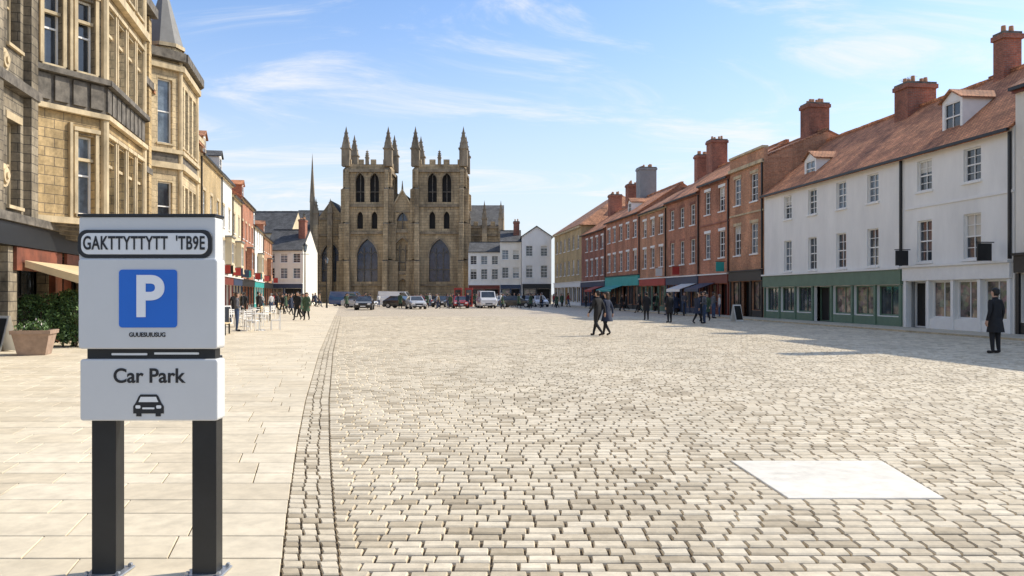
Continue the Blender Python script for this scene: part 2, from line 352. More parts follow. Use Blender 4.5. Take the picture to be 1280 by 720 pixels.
front_house('white_corner_house',1.6,6.4,129.8,11.0,12.6,m_white,m_slate,2,[(4.3,6.3),(7.8,9.5)],True)
front_house('white_shop_house',-2.0,1.55,133,10.4,12.4,m_white2,m_slate,2,[(4.3,6.1),(7.4,9)],False,m_navy,ch=True)
front_house('white_shop_house',-7.6,-2.05,139,9.0,10.8,m_white,m_slate,3,[(4.2,6),(6.8,8.3)],False,m_darkred)

# ================= LEFT ROW
fl=frL(8.0)
def Lu(Y): return (Y-8.0)*KL
b=Bd('stone_corner_building',fl,(fl.p(Lu(25),0,0)[0],25,0)); L=Lu(40.35)
ops=[]
for (y0,y1) in ((10,14),(15,19),(20,22.6),(23.4,26.4),(27.2,30.4),(31.2,34.4),(35.2,38.8)):
    o=(Lu(y0),Lu(y1),.1,2.95); ops.append(o)
    b.win(fl,*o,dep=.5,fm=m_black,nv=2,nh=1,glass=R.choice([m_disp,m_rust,g_a]),blind=False,ft=.09)
for y in (12,16,20,23.6,36,38.4):
    for r in ((4.2,6.7),(8.9,11.4),(12.8,14.6)):
        o=(Lu(y)-.5,Lu(y)+.5,*r); ops.append(o); b.win(fl,*o,dep=.35,fm=m_trim,nv=1,nh=1,sill=m_trim,lintel=m_trim,blind=False)
b.wall('front_wall',m_stoneg,fl,0,L,0,16,ops,dep=.35)
b.shell(fl,L,14,16,m_stoneg)
b.gable(fl,0,L,0,-14,16,21,m_slate,m_stoneg)
b.box('fascia',m_black,fl,Lu(18),Lu(34.8),.003,.35,3.0,3.65); b.box('fascia',m_trimd,fl,0,L,.003,.45,3.66,3.9)
b.box('restaurant_frontage',m_rust,fl,Lu(22.98),Lu(26.3),.205,.3,2.3,2.98); b.box('restaurant_frontage',m_rust,fl,Lu(27.3),Lu(30.3),.205,.3,2.3,2.98)
for z,h,p in ((7.6,.3,.25),(11.9,.35,.3),(15.5,.45,.5)): b.box('string_course',m_trimd,fl,0,L,.003,p,z,z+h)
for y in (18,22,24.6,34.9,37.2,39.9):
    b.box('pilasters',m_stone if y>30 else m_stoneg,fl,Lu(y)-.28,Lu(y)+.28,.003,.22,3.92,15.4)
for y in (14.5,19.5,22.95,26.8,30.8,34.8,39.3): b.box('pilasters',m_rust if y>26 and y<32 else m_stoneg,fl,Lu(y)-.33,Lu(y)+.33,.003,.2,0,2.98)
for y in (20.8,22.8):
    for z in (8.3,5.0):
        for rr,pp in ((.34,.06),(.22,.12),(.1,.17)):
            n=14; P=[(Lu(y)+rr*math.cos(6.2832*i/n),z+rr*math.sin(6.2832*i/n)) for i in range(n)]
            b.lq('roundels',m_trim,fl,[(a,pp,zz) for a,zz in P])
            for i in range(n):
                j=(i+1)%n; b.lq('roundels',m_trim,fl,[(P[i][0],.0,P[i][1]),(P[j][0],.0,P[j][1]),(P[j][0],pp,P[j][1]),(P[i][0],pp,P[i][1])])
A0=fl.p(Lu(25),0,0)[:2]; A1=fl.p(Lu(26.8),1.6,0)[:2]; A2=fl.p(Lu(32.2),1.6,0)[:2]; A3=fl.p(Lu(34.5),0,0)[:2]
def seg(P,Q): return Fr(P,(Q[0]-P[0],Q[1]-P[1]),-1), math.dist(P,Q)
tiers=((3.95,7.6,4.25,6.85),(8.85,16,8.95,11.35))
for (P,Q,wins_) in ((A0,A1,[(.27,.30),(.73,.30)]),(A1,A2,[(.13,.5),(.38,.5),(.63,.5),(.88,.5)]),(A2,A3,[(.5,.5)])):
    f,l=seg(P,Q)
    for t,(z0,z1,w0,w1) in enumerate(tiers):
        ops=[]
        rows=[(w0,w1)]+([(12.7,14.7)] if t else [])
        for (c,hw) in (wins_ if not (t==0 and len(wins_)==2) else wins_[1:]):
            for (r0,r1) in rows:
                o=(c*l-hw,c*l+hw,r0,r1); ops.append(o)
                b.win(f,*o,dep=.28,fm=m_paintw,nv=0,nh=1,sill=m_trim,glass=g_b if t==0 else g_a,blind=False)
                b.box('window_transom',m_trim,f,o[0]+.001,o[1]-.001,-.2,-.05,r0+(r1-r0)*.68,r0+(r1-r0)*.68+.1)
                # raised architrave around the opening
                b.box('architraves',m_trim,f,o[0]-.13,o[0]-.01,.003,.07,r0,r1+.12); b.box('architraves',m_trim,f,o[1]+.01,o[1]+.13,.003,.07,r0,r1+.12)
                b.box('architraves',m_trim,f,o[0]-.16,o[1]+.16,.003,.11,r1+.121,r1+.25)
        b.wall('bay_wall',(m_stoneg if P is A0 else m_stonel) if t else m_stone,f,0,l,z0,z1,ops,dep=.28)  # upper near canted face: its shade is put into the darker stone colour
        for x in (0,l): b.cyl('bay_shafts',m_trim,f,x,.02,z0,z1-.02,.13,.13,8)
        if len(wins_)==2: b.box('bay_pilaster',m_trim,f,.48*l,.52*l,.003,.12,z0+.01,z1-.4)
    b.lq('bay_band',m_trimd,f,[(0,.02,7.6),(l,.02,7.6),(l,.02,8.85),(0,.02,8.85)])
    n=max(2,int(l/.6))
    for i in range(n): b.box('bay_band',m_trimd,f,(i+.12)*l/n,(i+.88)*l/n,.022,.10,7.8,8.6)
    b.box('bay_band',m_trimd,f,-.12,l+.12,.02,.26,8.66,8.84); b.box('bay_band',m_trim,f,-.08,l+.08,.02,.2,7.5,7.66)
    b.box('bay_cornice',m_trim,f,-.12,l+.12,.02,.26,11.9,12.2); b.box('bay_cornice',m_trim,f,-.1,l+.1,.02,.2,3.9,4.1)
    b.box('bay_cornice',m_trim,f,-.14,l+.14,.02,.3,15.6,16.05)
for k in range(4):
    s=1-.22*k
    z1=3.95-.12*k
    pts=[fl.p(Lu(25+.4*k),0,0),fl.p(Lu(26.8+.2*k),1.6*s,0),fl.p(Lu(32.2-.2*k),1.6*s,0),fl.p(Lu(34.5-.4*k),0,0)]
    for i in range(3):
        p,q=pts[i],pts[i+1]; b.q('bay_corbel',m_trimd,[(p[0],p[1],z1-.12),(q[0],q[1],z1-.12),(q[0],q[1],z1),(p[0],p[1],z1)])
    b.q('bay_corbel',m_trimd,[(p[0],p[1],z1-.12) for p in pts])
b.q('bay_roof',m_lead,[(p[0],p[1],16.0) for p in (A0,A1,A2,A3)])
P=[fl.p(Lu(23.4),.36,2.6),fl.p(Lu(31.0),.36,2.6),fl.p(Lu(31.0),2.2,2.05),fl.p(Lu(23.4),2.2,2.05)]
b.q('awning',m_tan,P); b.q('awning',m_tan,[P[3],P[2],(P[2][0],P[2][1],1.8),(P[3][0],P[3][1],1.8)])
b.q('awning',m_tan,[P[0],P[3],(P[3][0],P[3][1],1.8),(P[0][0],P[0][1],2.4)])
b.q('awning',m_tan,[(p[0],p[1],p[2]-.03) for p in P[::-1]])
b.done()
fb=frL(40.4)
def Mu(Y): return (Y-40.4)*KL
b=Bd('turreted_stone_building',fb); L=Mu(56)
ops=b.shop(fb,.1,L-.1,2.6,3.4,m_black,6,3)
for y in (53.8,):
    for r in ((4.6,7),(8.4,10.6)): o=(Mu(y)-.6,Mu(y)+.6,*r); ops.append(o); b.win(fb,*o,sill=m_trim)
b.wall('front_wall',m_stone,fb,0,L,0,12.0,ops); b.shell(fb,L,12,12.0,m_stone)
b.gable(fb,0,L,0,-12,12.0,16,m_tile2,m_stone)
B0=fb.p(Mu(40.5),0,0)[:2];B1=fb.p(Mu(41.6),1.3,0)[:2];B2=fb.p(Mu(46.5),1.3,0)[:2];B3=fb.p(Mu(49),0,0)[:2]
for (P,Q,ws) in ((B0,B1,[(.52,.40)]),(B1,B2,[(.13,.42),(.38,.42),(.63,.42),(.88,.42)]),(B2,B3,[(.5,.5)])):
    f,l=seg(P,Q); ops=[]
    for c,hw in ws:
        for r in ((4.9,7.4),(9.4,12.7)):
            o=(c*l-hw,c*l+hw,*r); ops.append(o); b.win(f,*o,dep=.25,nv=0,nh=1,sill=m_trim,blind=False,glass=g_b if r[0]>8 else g_a)
    b.wall('turret_wall',m_stonel,f,0,l,3.9,14.0,ops,dep=.25)
    for z,h,p in ((3.7,.25,.2),(8.1,.3,.22),(8.9,.2,.2),(13.2,.3,.25),(13.7,.45,.42)): b.box('turret_bands',m_trim if z!=13.7 else m_trimd,f,-.1,l+.1,.02,p,z,z+h)
    b.box('turret_spandrel',m_trimd,f,.1,l-.1,.003,.05,8.42,8.88)
    for x in (0,l): b.cyl('turret_shafts',m_trim,f,x,.02,3.9,13.7,.12,.12,8)
b.q('turret_corbel',m_trimd,[(p[0],p[1],3.72) for p in (B0,B1,B2,B3)])
b.q('turret_top',m_lead,[(p[0],p[1],14.12) for p in (B0,B1,B2,B3)])
b.cyl('turret_spire_drum',m_stonel,fb,Mu(43.6),.1,13.9,14.9,.95,.95,8)
b.cyl('turret_spire_drum',m_trim,fb,Mu(43.6),.1,14.9,15.1,1.1,1.1,8)
b.cyl('turret_spire',m_lead,fb,Mu(43.6),.1,15.1,18.6,1.02,.04,8)
b.cyl('spire_finial',m_trim,fb,Mu(43.6),.1,18.5,19.2,.1,.02,6)
b.box('parapet',m_trim,fb,0,L,-.3,.3,12.0,12.3)
b.done()
specs=[('yellow_brick_house',56.05,66,11.6,14.6,m_ybrick,m_tile2,3,m_green),('pale_stone_house',66.05,73,11.6,13.8,m_white2,m_slate,2,m_darkred),
 ('cream_house',73.05,80,10.8,13.4,m_cream,m_tile2,2,m_navy),('brick_house',80.05,92,11.4,14.2,m_brick,m_tile,4,m_black),
 ('white_house',92.05,104,9.6,12.4,m_white,m_slate,4,m_teal),('brick_house',104.05,119,9.4,12.2,m_brick2,m_tile2,5,m_black)]
for (nm,y0,y1,ze,zr,wm,rm,nc,sm) in specs:
    f=frL(y0); L=(y1-y0)*KL
    b=townhouse(nm,f,L,ze,zr,wm,rm,[L*(i+.5)/nc for i in range(nc)],[(4.2,6.2),(7.3,9.1)],1.15,shopk=dict(zt=2.4,zf=3.1,mat=sm,n=max(3,int(L/2.6)),door=1),sill=m_paintw,lint=m_trim,cornice=m_trim)
    b.chim(f,L-.7,-4.5,1.0,1.5,zr-1.5,zr+2,m_brick3,2)
    c=L/2
    if nm!='cream_house': b.dormer(f,c,1.6,-.5,ze+.3,ze+1.9,wm,rm,back=2.0)
    om=wm if wm not in (m_white,m_white2) else m_cream
    g=f.sh(c-1.1,.55); o=[(.15,2.05,4.3,6.1)]; b.wall('oriel',om,g,0,2.2,3.7,6.5,o); b.win(g,*o[0],nv=3,nh=1,blind=False)
    for x in (0,2.2): b.lq('oriel',om,g,[(x,0,3.7),(x,-.549,3.7),(x,-.549,6.5),(x,0,6.5)])
    b.box('oriel_roof',m_lead,g,-.1,2.3,-.54,.1,6.5,6.65); b.box('oriel_base',m_trim,g,-.05,2.25,-.54,.05,3.55,3.7)
    b.hang(f,.6,3.3,R.choice([m_red,m_teal,m_navy,m_black]))
    b.hang(f,L-1.2,3.3,R.choice([m_red,m_black,m_navy]))
    b.done()
front_house('cream_end_house',-37.4,-31.6,121,8.4,11.6,m_white2,m_slate,3,[(4.0,5.6),(6.4,7.8)],False,m_navy,ch=True)
front_house('cream_end_house',-46,-37.5,136,12.2,16,m_cream,m_slate,3,[(4.0,5.8),(7,8.8)],False,m_black)

# ================= CATHEDRAL
CY=150.0
b=Bd('cathedral',Fr((-20.5,CY),(1,0),-1))
def CF(x,y=CY): return Fr((x,y),(1,0),-1)
def arch_pts(a0,a1,zs,n=7):
    w=(a1-a0)/2; c=(a0+a1)/2; out=[]
    for i in range(n+1):
        t=math.radians(60)*i/n; out.append((a1-2*w*math.cos(t),zs+2*w*math.sin(t)))
    right=[(2*c-x,z) for x,z in out[::-1][1:]]
    return out+right
def gothic(f,a0,a1,z0,zs,mat,b0=0,dep=.7,mull=2,glass=None,hood=True,part='wall'):
    """returns rectangular opening; adds spandrels, reveals, glass, mullions"""
    w=(a1-a0)/2; za=zs+1.7321*w; P=arch_pts(a0,a1,zs); n=len(P)//2; zt=za+.02
    Lp=[(a0,zs)]+[(a0,zt),((a0+a1)/2,zt)]+[p for p in P[n:0:-1]]
    b.q(part,mat,[f.p(x,b0,z) for x,z in Lp])
    Rp=[(a1,zs),(a1,zt),((a0+a1)/2,zt)]+[p for p in P[n:-1]]
    b.q(part,mat,[f.p(x,b0,z) for x,z in Rp])
    for i in range(len(P)-1):
        p,q=P[i],P[i+1]; b.q('arch_reveals',m_cathd,[f.p(p[0],b0,p[1]),f.p(q[0],b0,q[1]),f.p(q[0],b0-dep,q[1]),f.p(p[0],b0-dep,p[1])])
        if hood:
            k=1.12; cx=(a0+a1)/2
            o=lambda s:(cx+(s[0]-cx)*k, zs+(s[1]-zs)*k)
            p2,q2=o(p),o(q)
            b.q('hood_mouldings',m_cathd,[f.p(p[0],b0+.12,p[1]),f.p(q[0],b0+.12,q[1]),f.p(q2[0],b0+.12,q2[1]),f.p(p2[0],b0+.12,p2[1])])
            b.q('hood_mouldings',m_cathd,[f.p(p2[0],b0+.12,p2[1]),f.p(q2[0],b0+.12,q2[1]),f.p(q2[0],b0,q2[1]),f.p(p2[0],b0,p2[1])])
    b.q('windows',glass or g_c,[f.p(x,b0-dep+.02,z) for x,z in [(a0,z0)]+P+[(a1,z0)]])
    for i in range(1,mull+1):
        x=a0+(a1-a0)*i/(mull+1); b.box('mullions',m_trimd,f,x-.08,x+.08,b0-dep+.03,b0-dep+.3,z0,zs+w*(.9 if mull==2 else 1.5))
    if mull and (zs-z0)>3:
        b.box('mullions',m_trimd,f,a0,a1,b0-dep+.03,b0-dep+.26,(z0+zs)/2-.08,(z0+zs)/2+.08)
        if glass is None:
            m=mull+1; ww=(a1-a0)/m
            for i in range(m):
                A=arch_pts(a0+i*ww,a0+(i+1)*ww,zs-.2,4); 
                for j in range(len(A)-1):
                    p,q=A[j],A[j+1]; b.q('tracery',m_trimd,[f.p(p[0],b0-dep+.2,p[1]),f.p(q[0],b0-dep+.2,q[1]),f.p(q[0],b0-dep+.2,q[1]+.16),f.p(p[0],b0-dep+.2,p[1]+.16)])
    return (a0,a1,z0,zt)
def pinn(f,a,bb,z0,z1,w=.8):
    zm=z0+(z1-z0)*.42
    b.box('pinnacles',m_cathd,f,a-w/2,a+w/2,bb-w/2,bb+w/2,z0,zm)
    b.box('pinnacles',m_cathd,f,a-w*.62,a+w*.62,bb-w*.62,bb+w*.62,zm,zm+.2)
    b.pyr('pinnacles',m_cathd,f,a-w*.5,a+w*.5,bb-w*.5,bb+w*.5,zm+.2,z1)
    for k in range(1,4):
        t=k/4.5; z=zm+.2+(z1-zm-.2)*t; ww=w*.5*(1-t)+.14
        b.box('pinnacles',m_cathd,f,a-ww,a+ww,bb-.07,bb+.07,z,z+.16); b.box('pinnacles',m_cathd,f,a-.07,a+.07,bb-ww,bb+ww,z+.003,z+.157)
def tower(x0,x1,H,pz):
    W=x1-x0; f=CF(x0); D=W
    faces=[(f,W),(Fr((x1,CY),(0,1),-1),D),(Fr((x0,CY+D),(0,-1),-1),D),(Fr((x1,CY+D),(-1,0),-1),W)]
    for k,(g,l) in enumerate(faces):
        ops=[]; c=l/2
        if k==0: ops.append(gothic(g,c-1.95,c+1.95,4.0,8.6,m_cath,part='tower_walls'))
        for s in (-1,1):
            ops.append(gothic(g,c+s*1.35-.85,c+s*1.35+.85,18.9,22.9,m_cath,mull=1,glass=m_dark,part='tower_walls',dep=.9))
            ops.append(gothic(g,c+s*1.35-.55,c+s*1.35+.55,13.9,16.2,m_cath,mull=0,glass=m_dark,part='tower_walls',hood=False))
        b.wall('tower_walls',m_cath,g,0,l,0,H,ops,dep=.7)
        for z,h,p in ((3.2,.3,.2),(12.9,.4,.3),(18.0,.4,.3),(H-.9,.5,.4)): b.box('string_courses',m_cathd,g,-.1 if p>.35 else 0,l+(.1 if p>.35 else 0),.004*k+.01,p+.003*k,z,z+h)
        for i in range(9):
            x=l*(i+.5)/9
            if abs(x-c)>2.3: continue
            b.box('tracery',m_cathd,g,x-.06,x+.06,.01,.12,17.4,17.99); b.box('tracery',m_cathd,g,x-.06,x+.06,.01,.14,H-1.5,H-.91)
        for a in (0.0,l):
            for j,(zz0,zz1,pr,w) in enumerate(((0,8,1.7,1.0),(8,15,1.3,.9),(15,21.5,.9,.8),(21.5,H-.2,.5,.7))):
                s0=a if a==0 else a-w
                b.box('buttresses',m_cath,g,s0+.01,s0+w-.01,.0+.005,pr,zz0,zz1-.25)
                P=[(s0+.01,.005,zz1+.35),(s0+w-.01,.005,zz1+.35),(s0+w-.01,pr,zz1-.25),(s0+.01,pr,zz1-.25)]
                b.lq('buttresses',m_cathd,g,P); b.lq('buttresses',m_cathd,g,[P[0],P[3],(s0+.01,.005,zz1-.25)]); b.lq('buttresses',m_cathd,g,[P[1],P[2],(s0+w-.01,.005,zz1-.25)])
        n=7
        for i in range(n):
            if i%2==0: b.box('battlements',m_cath,g,l*(i+.0)/n+.1,l*(i+1)/n-.1,-.45,.05+.003*k,H+.6,H+1.5)
        b.box('battlements',m_cath,g,0.01,l-.01,-.5,.04,H,H+.6)
    b.lq('tower_roof',m_lead,f,[(0,0,H+.3),(W,0,H+.3),(W,-D,H+.3),(0,-D,H+.3)])
    for a in (.1,W-.1):
        for bb in (-.1,-D+.1): pinn(f,a,bb,H+.2,pz,1.5)
    for a in (W/2,): pinn(f,a,0,H+.5,H+3.4,.6)
tower(-31.2,-23.1,25.4,33.2); tower(-18.2,-9.0,25.4,33.2)
f=CF(-23.1,CY+.6); W=4.9; c=W/2
o1=gothic(f,c-1.7,c+1.7,6.0,9.3,m_cath,part='nave_front'); o2=gothic(f,c-1.1,c+1.1,.05,2.6,m_cath,mull=0,glass=m_darkred,part='nave_front',dep=1.2)
o3=gothic(f,c-1.0,c+1.0,13.9,15.3,m_cath,mull=1,part='nave_front')
b.wall('nave_front',m_cath,f,0,W,0,17.2,[o1,o2,o3],dep=.7)
b.lq('nave_front',m_cath,f,[(0,0,17.2),(W,0,17.2),(c,0,21.2)])
for s in (-1,1):
    b.slab('nave_gable_coping',m_trim,f,[(c+s*(c+.0),.25,17.3),(c,.25,21.5),(c,-.5,21.5),(c+s*c,-.5,17.3)],.45)
b.cyl('gable_finial',m_cathd,f,c,-.1,21.3,23,.2,.05,6)
b.box('string_courses',m_cathd,f,0,W,.01,.25,5.3,5.7); b.box('string_courses',m_cathd,f,0,W,.01,.25,13.2,13.6); b.box('string_courses',m_cathd,f,0,W,.01,.2,17.0,17.25)
b.box('nave',m_cath,CF(-27),0,13,-45,-1.2,0,15.5)
b.slab('nave_roof',m_slate,CF(-27),[(0,-1.5,15.5),(6.5,-1.5,20.8),(6.5,-45,20.8),(0,-45,15.5)]); b.slab('nave_roof',m_slate,CF(-27),[(13,-1.5,15.5),(6.5,-1.5,20.8),(6.5,-45,20.8),(13,-45,15.5)])
def wing(x0,x1,H,wins_,roofz,pins,pt=3.2,gab=None):
    f=CF(x0,CY+1.5); W=x1-x0; ops=[]
    for a0,a1,z0,zs in wins_: ops.append(gothic(f,a0,a1,z0,zs,m_cath,part='aisle_walls'))
    b.wall('aisle_walls',m_cath,f,0,W,0,H,ops,dep=.7)
    for a in (0,W): b.lq('aisle_walls',m_cath,f,[(a,0,0),(a,-26,0),(a,-26,H),(a,0,H)])
    b.lq('aisle_roof',m_slate,f,[(0,0,H),(W,0,H),(W,-10,roofz),(0,-10,roofz)]); b.lq('aisle_roof',m_slate,f,[(0,-10,roofz),(W,-10,roofz),(W,-20,H),(0,-20,H)])
    for a in (0,W): b.lq('aisle_walls',m_cath,f,[(a,0,H),(a,-10,roofz),(a,-20,H)])
    for z in (3.0,12.6,H-.5): b.box('string_courses',m_cathd,f,0,W,.01,.25,z,z+.35)
    n=9
    for i in range(n):
        if i%2==0: b.box('battlements',m_cath,f,W*i/n,W*(i+1)/n,-.4,.05,H,H+.8)
    for a in pins:
        b.box('buttresses',m_cath,f,a-.45,a+.45,.01,1.2,0,H-1.5); pinn(f,a,.5,H-1.5,H+pt,.9)
    if gab:
        a0,a1,zg=gab; b.lq('aisle_gable',m_cath,f,[(a0,.003,H),(a1,.003,H),((a0+a1)/2,.003,zg)]); b.lq('aisle_gable_roof',m_slate,f,[(a0,0,H),((a0+a1)/2,0,zg),((a0+a1)/2,-8,zg),(a0,-8,H)]); b.lq('aisle_gable_roof',m_slate,f,[(a1,0,H),((a0+a1)/2,0,zg),((a0+a1)/2,-8,zg),(a1,-8,H)])
wing(-37.4,-31.3,16.2,[(1.3,4.8,4,8.4)],18.6,[.4,3.1,5.6],3.6,(.8,5.4,19.4))
wing(-8.9,-1.6,14.6,[(1.5,5,5,8.6)],19.6,[.6,3.7,6.8],4.8)
f=CF(-43.5,CY+6); b.box('cloister',m_cath,f,0,6,-14,0,0,14); b.gable(f,0,6,0,-14,14,18.5,m_slate,m_cath)
for a in (.5,3,5.5): pinn(f,a,.2,13,18,.8)
b.box('flagstaff_turret',m_cathd,CF(-38.2,CY+1.2),0,.75,-.75,0,0,19); b.pyr('flagstaff_turret',m_cathd,CF(-38.2,CY+1.2),-.05,.8,-.8,.05,19,28.5)
b.done()

# ------------------------------------------------------------------ GROUND
def band_r(y):
    return np.interp(y,[2.0,4.55,5.88,8.33,12.1,22.2,50,66,150],[-.45,-.978,-1.311,-1.90,-2.77,-4.97,-10.75,-14.1,-31.5])
def band_l(y): return band_r(y)-.33-.002*np.asarray(y)
def ground_plane(name,pts,z,mat):
    return make_mesh(name,[(x,y,z) for x,y in pts],[tuple(range(len(pts)))],[mat],[0])
m_earth=plain('ground_earth',(.20,.18,.14),.9,.7,1.2,.5)
ground_plane('ground',[(-3000,-600),(3000,-600),(3000,4000),(-3000,4000)],-.05,m_earth)
m_joint=plain('joint_sand',(.13,.095,.055),.95,.5,1.3,3)
ground_plane('joint_bed',[(-45,1),(45,1),(45,62),(-45,62)],-.022,m_joint)

def rndmat(name,c0,c1,c2,rough=.55,bs=14,bump=.35,spec=.4,big=(.8,1.12)):
    m,nt,b=newmat(name)
    at=N(nt,'ShaderNodeAttribute'); at.attribute_name='rnd'
    cr=N(nt,'ShaderNodeValToRGB'); e=cr.color_ramp.elements
    e[0].color=rgba(c0); e[1].color=rgba(c2); k=e.new(.35); k.color=rgba(c1)
    nt.links.new(at.outputs['Fac'],cr.inputs[0])
    o,n=noise_mul(nt,cr.outputs[0],.35,*big); o,n2=noise_mul(nt,o,bs,.82,1.1,detail=8)
    o,n3=noise_mul(nt,o,1.6,.9,1.06,detail=3)
    nt.links.new(o,b.inputs['Base Color']); b.inputs['Roughness'].default_value=rough; b.inputs['Specular IOR Level'].default_value=spec
    bp=N(nt,'ShaderNodeBump'); bp.inputs['Strength'].default_value=bump; bp.inputs['Distance'].default_value=.008
    nt.links.new(n2.outputs['Fac'],bp.inputs['Height']); nt.links.new(bp.outputs[0],b.inputs['Normal'])
    return m
m_sett=rndmat('stone_setts',(.46,.375,.25),(.66,.56,.40),(.76,.66,.49),big=(.84,1.06),rough=.6,spec=.3)
m_slab=rndmat('paving_slabs',(.66,.56,.40),(.72,.62,.45),(.77,.67,.50),.65,6,.12,big=(.86,1.05),spec=.3)
m_slabdark=rndmat('pale_cover_slab',(.76,.71,.61),(.78,.73,.63),(.8,.75,.65),.7,6,.05,spec=.2,big=(.9,1.03))
def pavers(name,quads,mat,ins,gap,h0,hj,smooth=True,jit=.006,zb=-.03,tilt=.4):
    """quads: array (n,4,2) corners ccw; ins/gap are (x,y) tuples"""
    Q=np.array(quads,dtype=np.float64); n=len(Q)
    ins=np.array(ins); gap=np.array(gap)
    c=Q.mean(axis=1,keepdims=True); d=Q-c
    Bq=c+d-np.sign(d)*gap/2
    Bq+=np.random.uniform(-jit,jit,Bq.shape)
    Tq=Bq-np.sign(d)*ins
    h=h0+np.random.uniform(-hj,hj,(n,1))
    V=np.zeros((n,8,3)); V[:,:4,:2]=Bq; V[:,:4,2]=zb
    V[:,4:,:2]=Tq; V[:,4:,2]=h+np.random.uniform(-hj*tilt,hj*tilt,(n,4))
    S=np.zeros((n,4,3)); S[:,:,:2]=Bq-np.sign(d)*ins*.3; S[:,:,2]=V[:,4:,2]-ins.max()*.6
    V=np.concatenate([V[:,:4],S,V[:,4:]],axis=1)
    base=(np.arange(n)*12)[:,None]
    fs=[[8,9,10,11]]
    for i in range(4):
        j=(i+1)%4; fs.append([i,j,4+j,4+i]); fs.append([4+i,4+j,8+j,8+i])
    F=(base[:,:,None]+np.array(fs)[None]).reshape(-1,4)
    me=bpy.data.meshes.new(name); nv=n*12; nf=len(F)
    me.vertices.add(nv); me.vertices.foreach_set('co',V.reshape(-1))
    me.loops.add(nf*4); me.loops.foreach_set('vertex_index',F.reshape(-1).astype(np.int32))
    me.polygons.add(nf); me.polygons.foreach_set('loop_start',np.arange(0,nf*4,4,dtype=np.int32)); 
    me.polygons.foreach_set('loop_total',np.full(nf,4,dtype=np.int32))
    me.update(calc_edges=True); me.validate()
    at=me.attributes.new('rnd','FLOAT','POINT'); at.data.foreach_set('value',np.repeat(np.random.rand(n),12).astype(np.float32))
    me.materials.append(mat)
    me.polygons.foreach_set('use_smooth',np.full(nf,smooth,dtype=bool))
    ob=bpy.data.objects.new(name,me); COL.objects.link(ob); return ob
sy0=sy1=None
def sl_l(y): return 2.16-(y-6.18)*.046
def sl_r(y): return 3.40+(y-6.18)*.11
quads=[]; y=2.6
YF=58.0
while y<YF:
    dy=R.uniform(.135,.16) if y<30 else R.uniform(.15,.175)
    y0,y1=y,y+dy; a0=float(band_r(y0)); a1=float(band_r(y1))
    insl=(y0>=6.16 and y0<7.68)
    if insl:
        if sy0 is None: sy0=y0
        sy1=y1
    xmax=min(.72*y+2.5,23.69-.13*y-2.3)
    def row(p0,p1,e0,e1):
        x=max(p0,p1)-R.uniform(0,.1)
        while True:
            x2=x+R.uniform(.15,.23)
            if x2>e0-.08:
                quads.append([(p0,y0),(e0,y0),(e1,y1),(p1,y1)]); break
            if x2>-.72*y-2.5: quads.append([(p0,y0),(x2,y0),(x2,y1),(p1,y1)])
            x=x2; p0=p1=x2
    if insl: row(a0,a1,sl_l(y0),sl_l(y1)); row(sl_r(y0),sl_r(y1),xmax,xmax)
    else: row(a0,a1,xmax,xmax)
    y=y1
pavers('cobblestones',quads,m_sett,(.008,.017),(.012,.024),0,.0028,smooth=False,jit=.0035,tilt=.5)
pavers('stone_cover_slab',[[(sl_l(sy0),sy0),(sl_r(sy0),sy0),(sl_r(sy1),sy1),(sl_l(sy1),sy1)]],m_slabdark,(.008,.008),(.02,.02),.003,.0,False,0)
quads=[]; y=2.6
while y<60:
    dy=R.uniform(.12,.15); y0,y1=y,y+dy; ts=[0,R.uniform(.28,.38),R.uniform(.62,.7),1]
    l0,l1,r0,r1=float(band_l(y0)),float(band_l(y1)),float(band_r(y0)),float(band_r(y1))
    for i in range(3):
        quads.append([(l0+(r0-l0)*ts[i],y0),(l0+(r0-l0)*ts[i+1],y0),(l1+(r1-l1)*ts[i+1],y1),(l1+(r1-l1)*ts[i],y1)])
    y=y1
pavers('kerb_setts',quads,m_sett,(.007,.012),(.010,.016),.003,.002,smooth=False,jit=.003)
quads=[]; y=2.6
while y<60:
    dy=R.choice([.38,.45,.45,.55]); y0,y1=y,y+dy
    r0,r1=float(band_l(y0)),float(band_l(y1)); sl=(r1-r0)
    xmin=max(-9.5-.22*y+.1,-.72*y-3); x=r0-R.uniform(.15,.7); xp=r0
    while xp>xmin:
        quads.append([(x,y0),(xp,y0),(xp+sl,y1),(x+sl,y1)])
        xp=x; x-=R.uniform(.5,.95)
    y=y1
pavers('pavement',quads,m_slab,(.004,.006),(.008,.015),.004,.0010,False,.001)
m_far=brick('far_setts',(.65,.55,.40),(.56,.47,.335),(.34,.275,.19),w=.2,h=.16,mort=.02,lo=.85,hi=1.06,scale=.35,rough=.6,bump=.5,dist=.01,stretch=(1,1,1))
ground_plane('square',[(float(band_r(58)),58),(16,58),(16,175),(-60,175),(float(band_r(150))-14,150)],-.004,m_far)
m_fars=brick('far_slabs',(.70,.60,.44),(.64,.55,.40),(.44,.37,.26),w=.8,h=.45,mort=.012,lo=.85,hi=1.08,scale=.4,bump=.3,dist=.01,stretch=(1,1,1))
ground_plane('pavement',[(-9.5-.22*58,58.2),(float(band_l(58)),58.2),(float(band_l(150)),150),(-42.5,150)],-.001,m_fars)
f=frR(15); b=Bd('pavement',f)
b.box('flagstones',m_fars,f,0,115*KR,.0,2.3,-.03,.06); b.box('kerb',m_trim,f,0,115*KR,2.302,2.45,-.03,.065); b.done()

